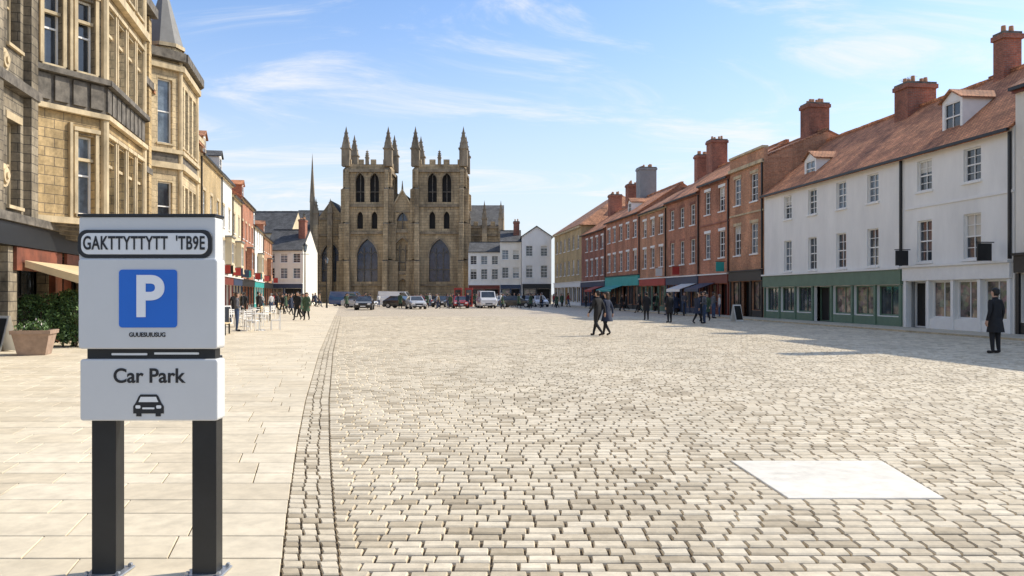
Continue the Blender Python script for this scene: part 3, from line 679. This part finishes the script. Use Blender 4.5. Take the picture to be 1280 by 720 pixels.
# ------------------------------------------------------------------ PARKING SIGN
m_sw=plain('sign_silver_white',(.66,.66,.645),.35,.95,1.03,1.5,spec=.5)
m_sw2=plain('sign_white',(.82,.82,.80),.35,.97,1.02,2)
m_blue=plain('sign_blue',(.01,.15,.62),.4,.96,1.04,3)
m_ink=plain('sign_black_lettering',(.015,.015,.017),.45,.9,1.1,5)
m_wl=plain('sign_white_lettering',(.9,.9,.9),.4,.98,1.02,5)
SX,SY=-2.03,4.52
sg=empty('parking_sign',(SX,SY,0))
def prism(name,pts,y0,y1,mat,par,bev=.0,org=(SX,SY,0)):
    n=len(pts); v=[(x,y0,z) for x,z in pts]+[(x,y1,z) for x,z in pts]
    f=[tuple(range(n)),tuple(range(2*n-1,n-1,-1))]+[(i,i+n,(i+1)%n+n,(i+1)%n) for i in range(n)]
    o=make_mesh(name,v,f,[mat],[0]*len(f),par,(0,0,0))
    if bev:
        m=o.modifiers.new('b','BEVEL'); m.width=bev; m.segments=2; m.limit_method='ANGLE'
    return o
def rrect(x0,x1,z0,z1,r,n=6):
    P=[]
    for cx,cz,s in ((x1-r,z1-r,0),(x0+r,z1-r,90),(x0+r,z0+r,180),(x1-r,z0+r,270)):
        for i in range(n+1):
            t=math.radians(s+90*i/n); P.append((cx+r*math.cos(t),cz+r*math.sin(t)))
    return P
for nm,x0 in (('post',-.345),('post',.222)):
    prism(nm,rrect(x0,x0+.137,-.02,1.25,.004,2),.0,.10,m_black,sg,.006)
    prism('post_base_plate',rrect(x0-.04,x0+.177,.006,.02,.004,2),-.05,.15,m_metal,sg,.002)
    for sx in (-.02,.157):
        for yy in (-.03,.12):
            prism('anchor_bolt',[(x0+sx+.012*math.cos(a),.03+.012*math.sin(a)) for a in [k*1.0472 for k in range(6)]],yy,yy+.02,m_metal,sg)
prism('header_panel',rrect(-.40,.365,1.79,2.035,.012,3),-.03,.09,m_sw,sg,.004)
prism('header_cap',rrect(-.405,.37,2.036,2.052,.004,2),-.04,.10,m_black,sg,.003)
prism('header_black_surround',rrect(-.402,.35,1.805,1.962,.05),-.042,-.031,m_ink,sg,.003)
prism('header_white_plate',rrect(-.380,.328,1.824,1.943,.042),-.047,-.0425,m_sw2,sg,.001)
prism('parking_panel',rrect(-.392,.385,1.295,1.80,.018,4),-.055,.07,m_sw,sg,.008)
prism('connecting_rail',rrect(-.36,.36,1.235,1.30,.004,2),-.02,.06,m_black,sg,.003)
prism('rail_strip',rrect(-.22,-.02,1.258,1.270,.003,2),-.026,-.0205,m_sw2,sg); prism('rail_strip',rrect(.02,.27,1.262,1.274,.003,2),-.026,-.0205,m_sw2,sg)
prism('car_park_panel',rrect(-.385,.385,.893,1.238,.016,4),-.05,.07,m_sw,sg,.008)
prism('blue_square',rrect(-.162,.162,1.415,1.738,.018,4),-.060,-.0553,m_blue,sg,.001)
def text(s,x,z,size,mat,y,par,sx=1,off=0.0,ex=.0012,name='lettering',sp=1.0):
    c=bpy.data.curves.new(name,'FONT'); c.body=s; c.size=size; c.align_x='CENTER'; c.align_y='CENTER'; c.extrude=ex; c.offset=off; c.materials.append(mat); c.space_character=sp
    o=bpy.data.objects.new(name,c); o.rotation_euler=(math.pi/2,0,0); o.location=(x,y,z); o.scale=(sx,1,1); COL.objects.link(o); o.parent=par; return o
text('P',.006,1.578,.315,m_wl,-.0625,sg,1.0,.010)
text("GAKTTYTTYTT  'TB9E",-.028,1.884,.105,m_ink,-.0488,sg,.62,.0020,sp=1.08)
text('GUUESUIUSUG',-.005,1.374,.034,m_ink,-.0565,sg,.9,.0008)
text('Car Park',-.0,1.142,.112,m_ink,-.0515,sg,.98,.0022)
cz=.985
body=[(-.085,-.05),(-.085,-.01),(-.07,.012),(-.055,.045),(-.045,.056),(.045,.056),(.055,.045),(.07,.012),(.085,-.01),(.085,-.05),(.068,-.05),(.068,-.066),(.04,-.066),(.04,-.05),(-.04,-.05),(-.04,-.066),(-.068,-.066),(-.068,-.05)]
prism('car_pictogram',[(x,cz+z) for x,z in body][::-1],-.0535,-.0503,m_ink,sg)
prism('car_pictogram_windscreen',[(x,cz+z) for x,z in [(-.055,.014),(-.043,.043),(.043,.043),(.055,.014)]],-.0546,-.0537,m_sw2,sg)
for s in (-1,1): prism('car_pictogram_headlight',rrect(s*.058-.014,s*.058+.014,cz-.022,cz-.004,.006,3),-.0546,-.0537,m_sw2,sg)
prism('car_pictogram_grille',rrect(-.034,.034,cz-.026,cz-.016,.003,2),-.0546,-.0537,m_sw2,sg)

# ------------------------------------------------------------------ PLANTS
m_leaf=plain('leaf_dark',(.05,.10,.03),.6,.5,1.7,4); m_leaf2=plain('leaf_light',(.11,.19,.05),.6,.6,1.5,5); m_flower=plain('petals_white',(.6,.5,.5),.6)
m_bark=plain('bark',(.12,.085,.06),.9)
def leaves(name,par,cx,cy,blobs,n,size,mats):
    v=[];f=[];mi=[]
    for i in range(n):
        bx,by,bz,rx,ry,rz=R.choice(blobs)
        t=R.uniform(0,6.283); u=R.uniform(-1,1); r=R.uniform(.55,1.05)
        s=math.sqrt(1-u*u); p=Vector((bx+rx*r*s*math.cos(t),by+ry*r*s*math.sin(t),max(.03,bz+rz*r*u)))
        a=Vector((R.gauss(0,1),R.gauss(0,1),R.gauss(0,1))).normalized(); c=a.cross(Vector((R.gauss(0,1),R.gauss(0,1),R.gauss(0,1)))).normalized()
        L=size*R.uniform(.6,1.3); k=len(v)
        v+= [tuple(p-a*L),tuple(p+c*L*.4),tuple(p+a*L),tuple(p-c*L*.4)]; f.append((k,k+1,k+2,k+3)); mi.append(R.choices(range(len(mats)),[.7,.3,.06][:len(mats)])[0])
    return make_mesh(name,v,f,mats,mi,par)
sh=empty('shrub',(-13.7,24.6,0))
blobs=[(R.uniform(-1.15,1.05),R.uniform(-.5,.6),R.uniform(.3,1.5),R.uniform(.3,.45),R.uniform(.3,.4),R.uniform(.25,.42)) for _ in range(38)]
leaves('foliage',sh,0,0,blobs,14000,.055,[m_leaf,m_leaf2])
bb=Bd('x',Fr((0,0),(1,0),-1),(0,0,0)) 
for i in range(9): bb.cyl('stems',m_bark,bb.fr,R.uniform(-.8,.8),R.uniform(-.4,.4),0,1.2,.035,.012,6)
bpy.data.objects.remove(bb.e)
v,ff_,m_,mi_=bb.parts['stems']; make_mesh('stems',v,ff_,m_,mi_,sh)
m_terra=plain('terracotta',(.36,.25,.18),.8,.75,1.2,5,bump=.3)
def planter(x,y,w,h,sz):
    e=empty('planter',(x,y,0)); bb=Bd('tmp',Fr((0,0),(1,0),-1),(0,0,0)); f=bb.fr
    def ring(z0,w0,z1,w1,cap=False):
        a=[(-w0,-w0),(w0,-w0),(w0,w0),(-w0,w0)]; c=[(-w1,-w1),(w1,-w1),(w1,w1),(-w1,w1)]
        for i in range(4):
            j=(i+1)%4; bb.q('pot',m_terra,[(*a[i],z0),(*a[j],z0),(*c[j],z1),(*c[i],z1)])
    ring(.01,w*.36,h*.85,w*.48); ring(h*.85,w*.52,h,w*.53); ring(h*.85,w*.48,h*.851,w*.52); ring(h,w*.53,h+.001,w*.45); ring(h+.001,w*.45,h-.08,w*.44)
    bb.q('soil',m_bark,[(-w*.44,-w*.44,h-.08),(w*.44,-w*.44,h-.08),(w*.44,w*.44,h-.08),(-w*.44,w*.44,h-.08)])
    for k,(v,f_,m,mi) in bb.parts.items(): make_mesh(k,v,f_,m,mi,e)
    bpy.data.objects.remove(bb.e)
    leaves('plants',e,0,0,[(R.uniform(-.35,.35)*w,R.uniform(-.35,.35)*w,h+.06+R.uniform(-.05,.1)*sz,.16*w,.16*w,.14*sz) for _ in range(9)],1300,.04,[m_leaf2,m_leaf,m_flower])
    e.rotation_euler=(0,0,.3)
planter(-12.65,21.2,.9,.66,1.0); planter(-15.0,27.9,.8,.75,1.0)

# ------------------------------------------------------------------ STREET FURNITURE
def simple(name,loc,rot,build):
    e=empty(name,(0,0,0)); bb=Bd('tmp',Fr((0,0),(1,0),1),(0,0,0)); build(bb,bb.fr)
    for k,(v,f_,m,mi) in bb.parts.items():
        make_mesh(k,v,f_,m,mi,e)
    bpy.data.objects.remove(bb.e); e.location=loc; e.rotation_euler=(0,0,rot); return e
def chairb(b,f,mat=m_paintw):
    b.box('seat',mat,f,-.21,.21,-.21,.21,.43,.46)
    for x in (-.19,.19):
        b.box('legs',mat,f,x-.015,x+.015,-.2,-.17,0,.429); b.box('legs',mat,f,x-.015,x+.015,.17,.2,0,.88)
    for z in (.6,.7,.8): b.box('backrest',mat,f,-.174,.174,.175,.195,z,z+.05)
def tableb(b,f):
    b.cyl('top',m_paintw,f,0,0,.72,.75,.38,.38,20); b.cyl('stem',m_metal,f,0,0,.03,.72,.03,.03,8); b.cyl('base',m_metal,f,0,0,0,.03,.25,.22,14)
def benchb(b,f):
    for i in range(4): b.box('seat',m_tan,f,-.8,.8,-.22+i*.11,-.14+i*.11,.43,.46)
    for i in range(3): b.box('backrest',m_tan,f,-.8,.8,.235,.26,.55+i*.13,.64+i*.13)
    for x in (-.7,.7):
        b.box('legs',m_black,f,x-.03,x+.03,-.2,-.14,0,.429); b.box('legs',m_black,f,x-.03,x+.03,.262,.3,0,.92); b.box('legs',m_black,f,x-.028,x+.028,-.139,.26,.36,.42)
t=0
for (x,y) in ((-11.2,35.5),(-13.2,39.5),(-14.6,45),(-16.2,52)):
    simple('cafe_table',(x,y,.005),0,tableb)
    t=R.uniform(0,6.28)
    for q in range(3):
        t+=2.1
        simple('cafe_chair',(x+.68*math.cos(t),y+.68*math.sin(t),.005),t-math.pi/2,chairb)
simple('park_bench',(-11.5,31.8,.005),1.8,benchb); simple('park_bench',(-14.6,47.5,.005),1.8,benchb); simple('park_bench',(-19,66,.0),1.8,benchb)
def aboard(b,f):
    for s in (-1,1):
        P=[(-.3,s*.25,0.02),(.3,s*.25,0.02),(.3,s*.02,1.0),(-.3,s*.02,1.0)]
        b.lq('boards',m_paintw,f,P); b.lq('panels',m_black,f,[(-.25,s*.245+s*.006,.12),(.25,s*.245+s*.006,.12),(.25,s*.02+s*.03,.93),(-.25,s*.02+s*.03,.93)])
simple('a_board_sign',(-14.2,22.3,.005),-.4,aboard); simple('a_board_sign',(13.2,47,.0),.5,aboard); simple('a_board_sign',(-15.4,43,.0),.7,aboard)

# ------------------------------------------------------------------ VEHICLES
def loft(b,part,mat,secs,smooth=False):
    for i in range(len(secs)-1):
        A,B_=secs[i],secs[i+1]; n=len(A)
        for j in range(n):
            k=(j+1)%n; b.q(part,mat,[A[j],A[k],B_[k],B_[j]])
    b.q(part,mat,secs[0]); b.q(part,mat,secs[-1][::-1])
def carb(paint,van=False):
    def g(b,f):
        if van: st=[(-2.5,.45,.95,.88,.93),(-2.4,.28,1.1,.95,.98),(-1.6,.25,1.25,.97,1.0),(0,.25,1.28,.97,1.0),(2.3,.25,1.28,.97,1.0),(2.45,.3,1.25,.94,.98)]
        else: st=[(-2.08,.42,.66,.72,.74),(-2.0,.26,.76,.82,.84),(-1.5,.22,.86,.86,.88),(-.9,.22,.94,.87,.89),(.6,.22,.98,.87,.89),(1.6,.22,.98,.86,.88),(2.0,.28,.92,.80,.82),(2.08,.42,.8,.74,.76)]
        secs=[]
        for y,z0,z1,w0,w1 in st:
            zm=(z0+z1)/2
            secs.append([(-w0*.92,y,z0),(w0*.92,y,z0),(w1,y,zm),(w1*.97,y,z1-.07),(w1*.88,y,z1),(-w1*.88,y,z1),(-w1*.97,y,z1-.07),(-w1,y,zm)])
        loft(b,'body',paint,secs)
        if van: gh=[(-1.7,1.2,.9),(-1.15,1.95,.84),(2.3,2.02,.84),(2.42,1.2,.9)]
        else: gh=[(-1.0,.92,.80),(-.25,1.40,.62),(1.1,1.43,.62),(1.85,.95,.78)]
        (y0,z0,w0),(y1,z1,w1),(y2,z2,w2),(y3,z3,w3)=gh
        top=[(-w1,y1,z1),(w1,y1,z1),(w2,y2,z2),(-w2,y2,z2)]; bot=[(-w0,y0,z0),(w0,y0,z0),(w3,y3,z3),(-w3,y3,z3)]
        b.q('roof',paint,top)
        for i in range(4):
            j=(i+1)%4; quad=[Vector(bot[i]),Vector(bot[j]),Vector(top[j]),Vector(top[i])]
            b.q('pillars',paint,[tuple(x) for x in quad])
            c=sum(quad,Vector())/4; n=(quad[1]-quad[0]).cross(quad[3]-quad[0]).normalized()
            if n.dot(c-Vector((0,.3,.9)))<0: n=-n
            if van and i in (1,3):
                continue
            b.q('windows',g_a,[tuple(c+(x-c)*.88+n*.008) for x in quad])
        if van:
            for s in (-1,1): b.q('windows',g_a,[(s*.89,-1.5,1.32),(s*.89,-.5,1.32),(s*.865,-.5,1.85),(s*.865,-1.1,1.85)])
        for s in (-1,1):
            fw=-1.35 if not van else -1.6; rw=1.3 if not van else 1.55
            for y in (fw,rw):
                n=16; r=.31
                o=[(s*.90,y+r*math.cos(6.283*i/n),.31+r*math.sin(6.283*i/n)) for i in range(n)]; ii=[(s*.66,p[1],p[2]) for p in o]
                loft(b,'wheels',m_rubber,[ii,o]); r=.19
                b.q('hubcaps',m_metal,[(s*.905,y+r*math.cos(6.283*i/n),.31+r*math.sin(6.283*i/n)) for i in range(n)])
            yf=-2.09 if not van else -2.5; yr=2.09 if not van else 2.46
            b.box('headlights',m_wl,f,s*.6-.14,s*.6+.14,yf-.02,yf+.06,.56,.7); b.box('tail_lights',m_red,f,s*.62-.1,s*.62+.1,yr-.06,yr+.02,.6,.78)
            b.box('mirrors',paint,f,s*.98-.09,s*.98+.09,-.8,-.7,.92,1.05)
        b.box('grille',m_black,f,-.4,.4,yf-.015,yf+.05,.45,.58); b.box('number_plate',m_wl,f,-.26,.26,yf-.03,yf-.01,.36,.44)
        b.box('bumper',m_black,f,-.7,.7,yf-.01,yf+.1,.27,.35)
    return g
cp=lambda n,c:plain(n,c,.3,.97,1.03,2,coat=.8)
p_sil=cp('silver_car_paint',(.45,.46,.48)); p_blk=cp('black_car_paint',(.02,.02,.022)); p_red=cp('red_car_paint',(.35,.02,.02)); p_wht=cp('white_car_paint',(.75,.75,.75)); p_blu=cp('blue_car_paint',(.03,.07,.2))
for x,y,r,p in ((-15.3,83,.1,p_blk),(-10.6,88,.3,p_sil),(-18.5,97,1.4,p_sil),(-8.8,101,-.2,p_blk),(-3.6,100,.1,p_blu),(-1.5,108,.05,p_wht),(-12.3,108,1.5,p_red),(1.8,112,.1,p_sil),(-24.5,118,1.5,p_blk),(-14,124,1.6,p_wht),(-6,93,.1,p_red),(-13,94,1.2,p_blk),(.5,98,1.4,p_blk),(3.5,104,.2,p_wht),(-8,116,1.5,p_blu),(-20,106,.2,p_red)):
    simple('parked_car',(x,y,0),r,carb(p))
simple('parked_van',(-3.0,94,0),.15,carb(p_wht,True)); simple('parked_van',(-22.5,110,0),1.4,carb(p_blu,True)); simple('parked_van',(-14.9,104,0),1.5,carb(p_wht,True))
def bollard(b,f):
    b.cyl('shaft',m_black,f,0,0,0,.85,.07,.055,10); b.cyl('collar',m_black,f,0,0,.85,.89,.085,.085,10); b.cyl('cap',m_black,f,0,0,.89,.99,.06,.02,10)
for y in (60,66,72,78,84,90): simple('bollard',(23.69-.13*y-3.0,y,0),0,bollard)
def lamp(b,f):
    b.cyl('base',m_black,f,0,0,0,.9,.13,.09,10); b.cyl('post',m_black,f,0,0,.9,5.2,.06,.045,8); b.cyl('lantern',g_b,f,0,0,5.3,5.75,.13,.22,6); b.cyl('lantern_top',m_black,f,0,0,5.75,6.0,.25,.03,6); b.cyl('lantern_base',m_black,f,0,0,5.2,5.3,.06,.14,6)
    b.box('ladder_bar',m_black,f,-.35,.35,-.02,.02,5.0,5.04)
for x,y in ((-17.6,68),(-22,95)): simple('street_lamp',(x,y,0),0,lamp)
def phone(b,f):
    for x in (-.42,.42):
        for y in (-.42,.42): b.box('frame',m_red,f,x-.05,x+.05,y-.05,y+.05,0,2.2)
    b.box('roof',m_red,f,-.5,.5,-.5,.5,2.2,2.45); b.box('base',m_red,f,-.46,.46,-.46,.46,0.003,.25)
    for z in (.7,1.05,1.4,1.75): b.box('glazing_bars',m_red,f,-.37,.37,-.43,-.40,z,z+.04)
    b.box('glass',g_a,f,-.39,.39,-.39,.39,.25,2.19)
for x in (-7.0,-5.6): simple('telephone_box',(x,104,0),.0,phone)

# ------------------------------------------------------------------ PEOPLE
m_skin=plain('skin',(.50,.30,.21),.55,.95,1.05,6)
m_hair=[plain('hair_brown',(.05,.03,.018),.6),plain('hair_dark',(.012,.01,.009),.6),plain('hair_grey',(.25,.24,.23),.6)]
def cloth(n,c): return plain(n,c,.85,.75,1.15,7,bump=.5)
C=dict(black=cloth('cloth_black',(.014,.014,.016)),navy=cloth('cloth_navy',(.02,.03,.06)),jean=cloth('denim',(.05,.08,.15)),red=cloth('cloth_red',(.3,.03,.03)),
   white=cloth('cloth_white',(.6,.6,.58)),tan=cloth('cloth_tan',(.3,.22,.13)),green=cloth('cloth_green',(.05,.09,.05)),grey=cloth('cloth_grey',(.12,.12,.13)),shoe=cloth('shoe_leather',(.02,.015,.012)))
def body_meshes(stride,top,legs,hair,long_coat=False,fingers=False,longhair=False,bent=0.0):
    V=[];Rd=[];E=[];Lb=[]
    def v(x,y,z,r,p=None,lab=None):
        V.append((x,y,z)); Rd.append(r if isinstance(r,tuple) else (r,r)); i=len(V)-1
        if p is not None: E.append((p,i)); Lb.append(lab)
        return i
    pel=v(0,0,.97,(.155,.115)); sp=v(0,0,1.14,(.14,.10),pel,'top'); ch=v(0,.0,1.33,(.17,.115),sp,'top'); nb=v(0,-.005,1.455,(.10,.075),ch,'top')
    nk=v(0,.01,1.535,.052,nb,'skin'); h1=v(0,.03,1.60,(.066,.075),nk,'skin'); h2=v(0,.02,1.68,(.078,.095),h1,'skin'); h3=v(0,.01,1.745,(.06,.075),h2,'skin')
    for s in (-1,1):
        fw=s*stride
        shd=v(s*.175,-.005,1.415,.068,ch,'top'); el=v(s*.235,-.04-.10*fw,1.14,.047,shd,'top')
        if bent: wr=v(s*.17,.2,1.12,.034,el,'top'); hd=v(s*.12,.26,1.14,(.032,.022),wr,'skin')
        else: wr=v(s*.25,.03-.22*fw,.92,.034,el,'top'); hd=v(s*.252,.05-.24*fw,.84,(.022,.036),wr,'skin')
        h=V[hd]
        if fingers:
            for k in range(4):
                off=(k-1.5)*.019; ln=(.07,.08,.075,.058)[k]
                b0=v(h[0]-s*.002,h[1]+off,h[2]-.03,.0095,hd,'skin'); b1=v(h[0]-s*.006,h[1]+off+.003,h[2]-.03-ln*.5,.0085,b0,'skin'); v(h[0]-s*.02,h[1]+off+.004,h[2]-.03-ln,.007,b1,'skin')
            t0=v(h[0]-s*.006,h[1]+.045,h[2]+.0,.010,hd,'skin'); v(h[0]-s*.014,h[1]+.058,h[2]-.045,.008,t0,'skin')
        else: v(h[0]-s*.008,h[1]+.005,h[2]-.07,(.014,.03),hd,'skin')
        hp=v(s*.09,0,.90,(.10,.105),pel,'top' if long_coat else 'legs')
        if s*stride>0: kn=v(s*.10,.20*stride*s,.52,.066,hp,'legs'); an=v(s*.10,.34*abs(stride),.10,.043,kn,'legs'); he=v(s*.10,.34*abs(stride)-.03,.045,.036,an,'shoe'); v(s*.11,.34*abs(stride)+.17,.042,(.04,.03),he,'shoe')
        elif stride!=0: a=abs(stride); kn=v(s*.10,.02,.50,.066,hp,'legs'); an=v(s*.10,-.33*a,.16,.043,kn,'legs'); he=v(s*.10,-.35*a,.10,.034,an,'shoe'); v(s*.105,-.33*a+.15,.038,(.04,.03),he,'shoe')
        else: kn=v(s*.10,.015,.50,.066,hp,'legs'); an=v(s*.105,-.01,.10,.043,kn,'legs'); he=v(s*.105,-.04,.045,.036,an,'shoe'); v(s*.12,.16,.04,(.04,.03),he,'shoe')
    me=bpy.data.meshes.new('sk'); me.from_pydata(V,E,[]); ob=bpy.data.objects.new('sk',me); COL.objects.link(ob)
    md=ob.modifiers.new('s','SKIN'); md.use_smooth_shade=True
    for i,d in enumerate(me.skin_vertices[0].data): d.radius=(Rd[i][0]*1.12,Rd[i][1]*1.12); d.use_root=(i==0)
    ss=ob.modifiers.new('ss','SUBSURF'); ss.levels=2 if fingers else 1; ss.render_levels=ss.levels
    dg=bpy.context.evaluated_depsgraph_get(); dg.update(); ev=bpy.data.meshes.new_from_object(ob.evaluated_get(dg),depsgraph=dg)
    bpy.data.objects.remove(ob)
    mats=[C[top],C[legs],m_skin,C['shoe'],m_hair[hair]]; idx={'top':0,'legs':1,'skin':2,'shoe':3}
    ev.materials.clear()
    for m in mats: ev.materials.append(m)
    SV=[(np.array(V[a]),np.array(V[c]),(sum(Rd[a])+sum(Rd[c]))/4) for a,c in E]
    for p in ev.polygons:
        c=np.array(p.center); best=9;bi=0
        for k,(a,q,r) in enumerate(SV):
            ab=q-a; t=max(0,min(1,np.dot(c-a,ab)/np.dot(ab,ab))); d=np.linalg.norm(c-a-ab*t)-r
            if d<best: best=d;bi=k
        lb=Lb[bi]
        if c[2]<1.0 and lb=='top' and abs(c[0])<.2 and c[2]<(.80 if long_coat else .93) : lb='legs'
        p.material_index=idx[lb]
        if c[2]>1.55 and (c[2]>1.745 or (c[1]<.0 and c[2]>1.58)): p.material_index=4
        p.use_smooth=True
    bm=bmesh.new()
    def sph(x,y,z,rx,ry,rz,mi,u=10,w=8):
        r=bmesh.ops.create_uvsphere(bm,u_segments=u,v_segments=w,radius=1); bmesh.ops.scale(bm,vec=(rx,ry,rz),verts=r['verts']); bmesh.ops.translate(bm,vec=(x,y,z),verts=r['verts'])
        for f in {f for vv in r['verts'] for f in vv.link_faces}: f.material_index=mi; f.smooth=True
    sph(0,.118,1.655,.014,.022,.024,0)
    for s in (-1,1): sph(s*.083,.01,1.665,.012,.022,.032,0); sph(s*.032,.098,1.685,.012,.01,.008,1)
    sph(0,.105,1.612,.024,.01,.007,2)
    sph(0,-.01,1.715,.09,.108,.085,3,14,10)
    sph(0,-.045,1.66,.082,.07,.09,3,12,8)
    if longhair: sph(0,-.06,1.57,.085,.05,.13,3,12,8)
    hm=bpy.data.meshes.new('head_details'); bm.to_mesh(hm); bm.free()
    for m in (m_skin,m_black,m_red,m_hair[hair]): hm.materials.append(m)
    cm=None
    if long_coat:
        n=20; vs=[];fs=[]
        rings=[(.99,.175,.135),(.85,.20,.165),(.70,.215,.19+abs(stride)*.04),(.58,.225,.21+abs(stride)*.08)]
        for z,rx,ry in rings:
            for i in range(n):
                t=6.283*i/n; w=1+.04*math.sin(5*t); vs.append((rx*w*math.cos(t),ry*w*math.sin(t),z))
        for k in range(3):
            for i in range(n): fs.append((k*n+i,k*n+(i+1)%n,(k+1)*n+(i+1)%n,(k+1)*n+i))
        cm=bpy.data.meshes.new('coat_skirt'); cm.from_pydata(vs,[],fs); cm.materials.append(C[top]); cm.polygons.foreach_set('use_smooth',[True]*len(fs))
    return ev,hm,cm
variants=[body_meshes(.9,'black','black',1,fingers=True),
 body_meshes(0.7,'navy','black',0,long_coat=True,fingers=True,longhair=True),
 body_meshes(0,'black','black',1,long_coat=True,fingers=True),
 body_meshes(0,'grey','jean',0,bent=1),
 body_meshes(.8,'red','jean',1,longhair=True),
 body_meshes(0,'white','jean',2),
 body_meshes(-.7,'tan','navy',0),
 body_meshes(.6,'green','black',1,long_coat=True)]
def person(vi,x,y,rot,h=1.75):
    ev,hm,cm=variants[vi]; e=empty('pedestrian',(x,y,.006)); e.rotation_euler=(0,0,rot); s=h/1.80; e.scale=(s,s,s)
    for nm,me in (('body',ev),('head_details',hm),('coat',cm)):
        if me: o=bpy.data.objects.new(nm,me); COL.objects.link(o); o.parent=e
person(0,3.30,30.8,.75,1.76); person(1,3.68,31.1,.8,1.7)
person(2,13.05,21.6,.3,1.78)
person(2,8.9,45.2,.5,1.74); person(1,10.1,43.6,-1,1.7); person(3,10.55,43.9,1.6,1.78); person(0,11.0,46.5,.2,1.76)
person(7,11.7,48,2.5,1.7); person(2,8.4,50,.1,1.75)
person(0,-13.4,50,3.0,1.78); person(7,-12.7,49.5,3.1,1.72); person(5,-16.2,42,2,1.7); person(3,-11.9,34.6,-1.2,1.7)
def crowdvar(): return R.choices([0,1,2,3,4,5,6,7],[4,3,3,2,1,1,1,3])[0]
for i in range(26):
    y=R.uniform(52,105); person(crowdvar(),23.69-.13*y-R.uniform(.8,4.0),y,R.uniform(0,6.28),R.uniform(1.6,1.82))
for i in range(30):
    y=R.uniform(52,112); person(crowdvar(),-9.5-.22*y+R.uniform(1.2,7.5),y,R.uniform(0,6.28),R.uniform(1.6,1.82))
for i in range(80):
    y=R.uniform(86,128); person(crowdvar(),R.uniform(-.21,.07)*y,y,R.uniform(0,6.28),R.uniform(1.6,1.82))

# ------------------------------------------------------------------ SUN + SKY
EL=math.radians(42); AZ=18
toward=Vector((math.cos(math.radians(AZ))*math.cos(EL),math.sin(math.radians(AZ))*math.cos(EL),math.sin(EL)))
sd=bpy.data.lights.new('sun','SUN'); sd.energy=5.0; sd.angle=math.radians(.5); sd.color=(1,.92,.78)
so=bpy.data.objects.new('sun',sd); COL.objects.link(so); so.rotation_euler=toward.to_track_quat('Z','Y').to_euler()
w=bpy.data.worlds.new("World"); sc.world=w; w.use_nodes=True; nt=w.node_tree; bg=nt.nodes['Background']
sky=N(nt,'ShaderNodeTexSky'); sky.sky_type='NISHITA'; sky.sun_disc=False; sky.sun_elevation=EL; sky.sun_rotation=math.radians(90-AZ)
sky.air_density=1.0; sky.dust_density=1.0; sky.ozone_density=1.2
tc=N(nt,'ShaderNodeTexCoord'); sep=N(nt,'ShaderNodeSeparateXYZ'); nt.links.new(tc.outputs['Generated'],sep.inputs[0])
mx=N(nt,'ShaderNodeMath',operation='MAXIMUM'); mx.inputs[1].default_value=0
nt.links.new(sep.outputs['Z'],mx.inputs[0])
ad=N(nt,'ShaderNodeMath',operation='ADD'); ad.inputs[1].default_value=.12
nt.links.new(mx.outputs[0],ad.inputs[0])
tint=N(nt,'ShaderNodeMix',data_type='RGBA',blend_type='MULTIPLY'); tint.inputs[0].default_value=1; tint.inputs[7].default_value=(1.15,1.30,1.5,1)
nt.links.new(sky.outputs[0],tint.inputs[6])
hz=N(nt,'ShaderNodeMapRange'); hz.interpolation_type='SMOOTHSTEP'; hz.inputs[1].default_value=-.04; hz.inputs[2].default_value=.36; hz.inputs[3].default_value=.95; hz.inputs[4].default_value=0
nt.links.new(mx.outputs[0],hz.inputs[0])
hm_=N(nt,'ShaderNodeMix',data_type='RGBA'); nt.links.new(hz.outputs[0],hm_.inputs[0]); nt.links.new(tint.outputs[2],hm_.inputs[6]); hm_.inputs[7].default_value=(5.6,5.95,6.3,1)
dv=N(nt,'ShaderNodeVectorMath',operation='DIVIDE'); cb=N(nt,'ShaderNodeCombineXYZ')
for i in range(3): nt.links.new(ad.outputs[0],cb.inputs[i])
nt.links.new(tc.outputs['Generated'],dv.inputs[0]); nt.links.new(cb.outputs[0],dv.inputs[1])
mp=N(nt,'ShaderNodeMapping'); mp.inputs['Scale'].default_value=(.8,1.5,0); mp.inputs['Rotation'].default_value=(0,0,.7); mp.inputs['Location'].default_value=(3.1,1.3,0)
nt.links.new(dv.outputs[0],mp.inputs[0])
n1=N(nt,'ShaderNodeTexNoise'); n1.inputs['Scale'].default_value=1.1; n1.inputs['Detail'].default_value=10; n1.inputs['Roughness'].default_value=.64; n1.inputs['Distortion'].default_value=1.1
nt.links.new(mp.outputs[0],n1.inputs['Vector'])
mr=N(nt,'ShaderNodeMapRange'); mr.interpolation_type='SMOOTHSTEP'; mr.inputs[1].default_value=.46; mr.inputs[2].default_value=.74; mr.inputs[3].default_value=0; mr.inputs[4].default_value=.95
nt.links.new(n1.outputs['Fac'],mr.inputs[0])
mix=N(nt,'ShaderNodeMix',data_type='RGBA'); nt.links.new(mr.outputs[0],mix.inputs[0]); nt.links.new(hm_.outputs[2],mix.inputs[6]); mix.inputs[7].default_value=(6.6,6.6,6.6,1)
nt.links.new(mix.outputs[2],bg.inputs[0]); bg.inputs[1].default_value=.15

# ------------------------------------------------------------------ CAMERA
cd=bpy.data.cameras.new('camera'); cd.sensor_width=36; cd.lens=28.125; cd.shift_y=8/1280; cd.clip_end=6000; cd.clip_start=.05
co=bpy.data.objects.new('camera',cd); COL.objects.link(co); co.location=(0,0,1.6); co.rotation_euler=(math.pi/2,0,0); sc.camera=co
sc.view_settings.view_transform='Standard'; sc.view_settings.look='None'; sc.view_settings.exposure=0
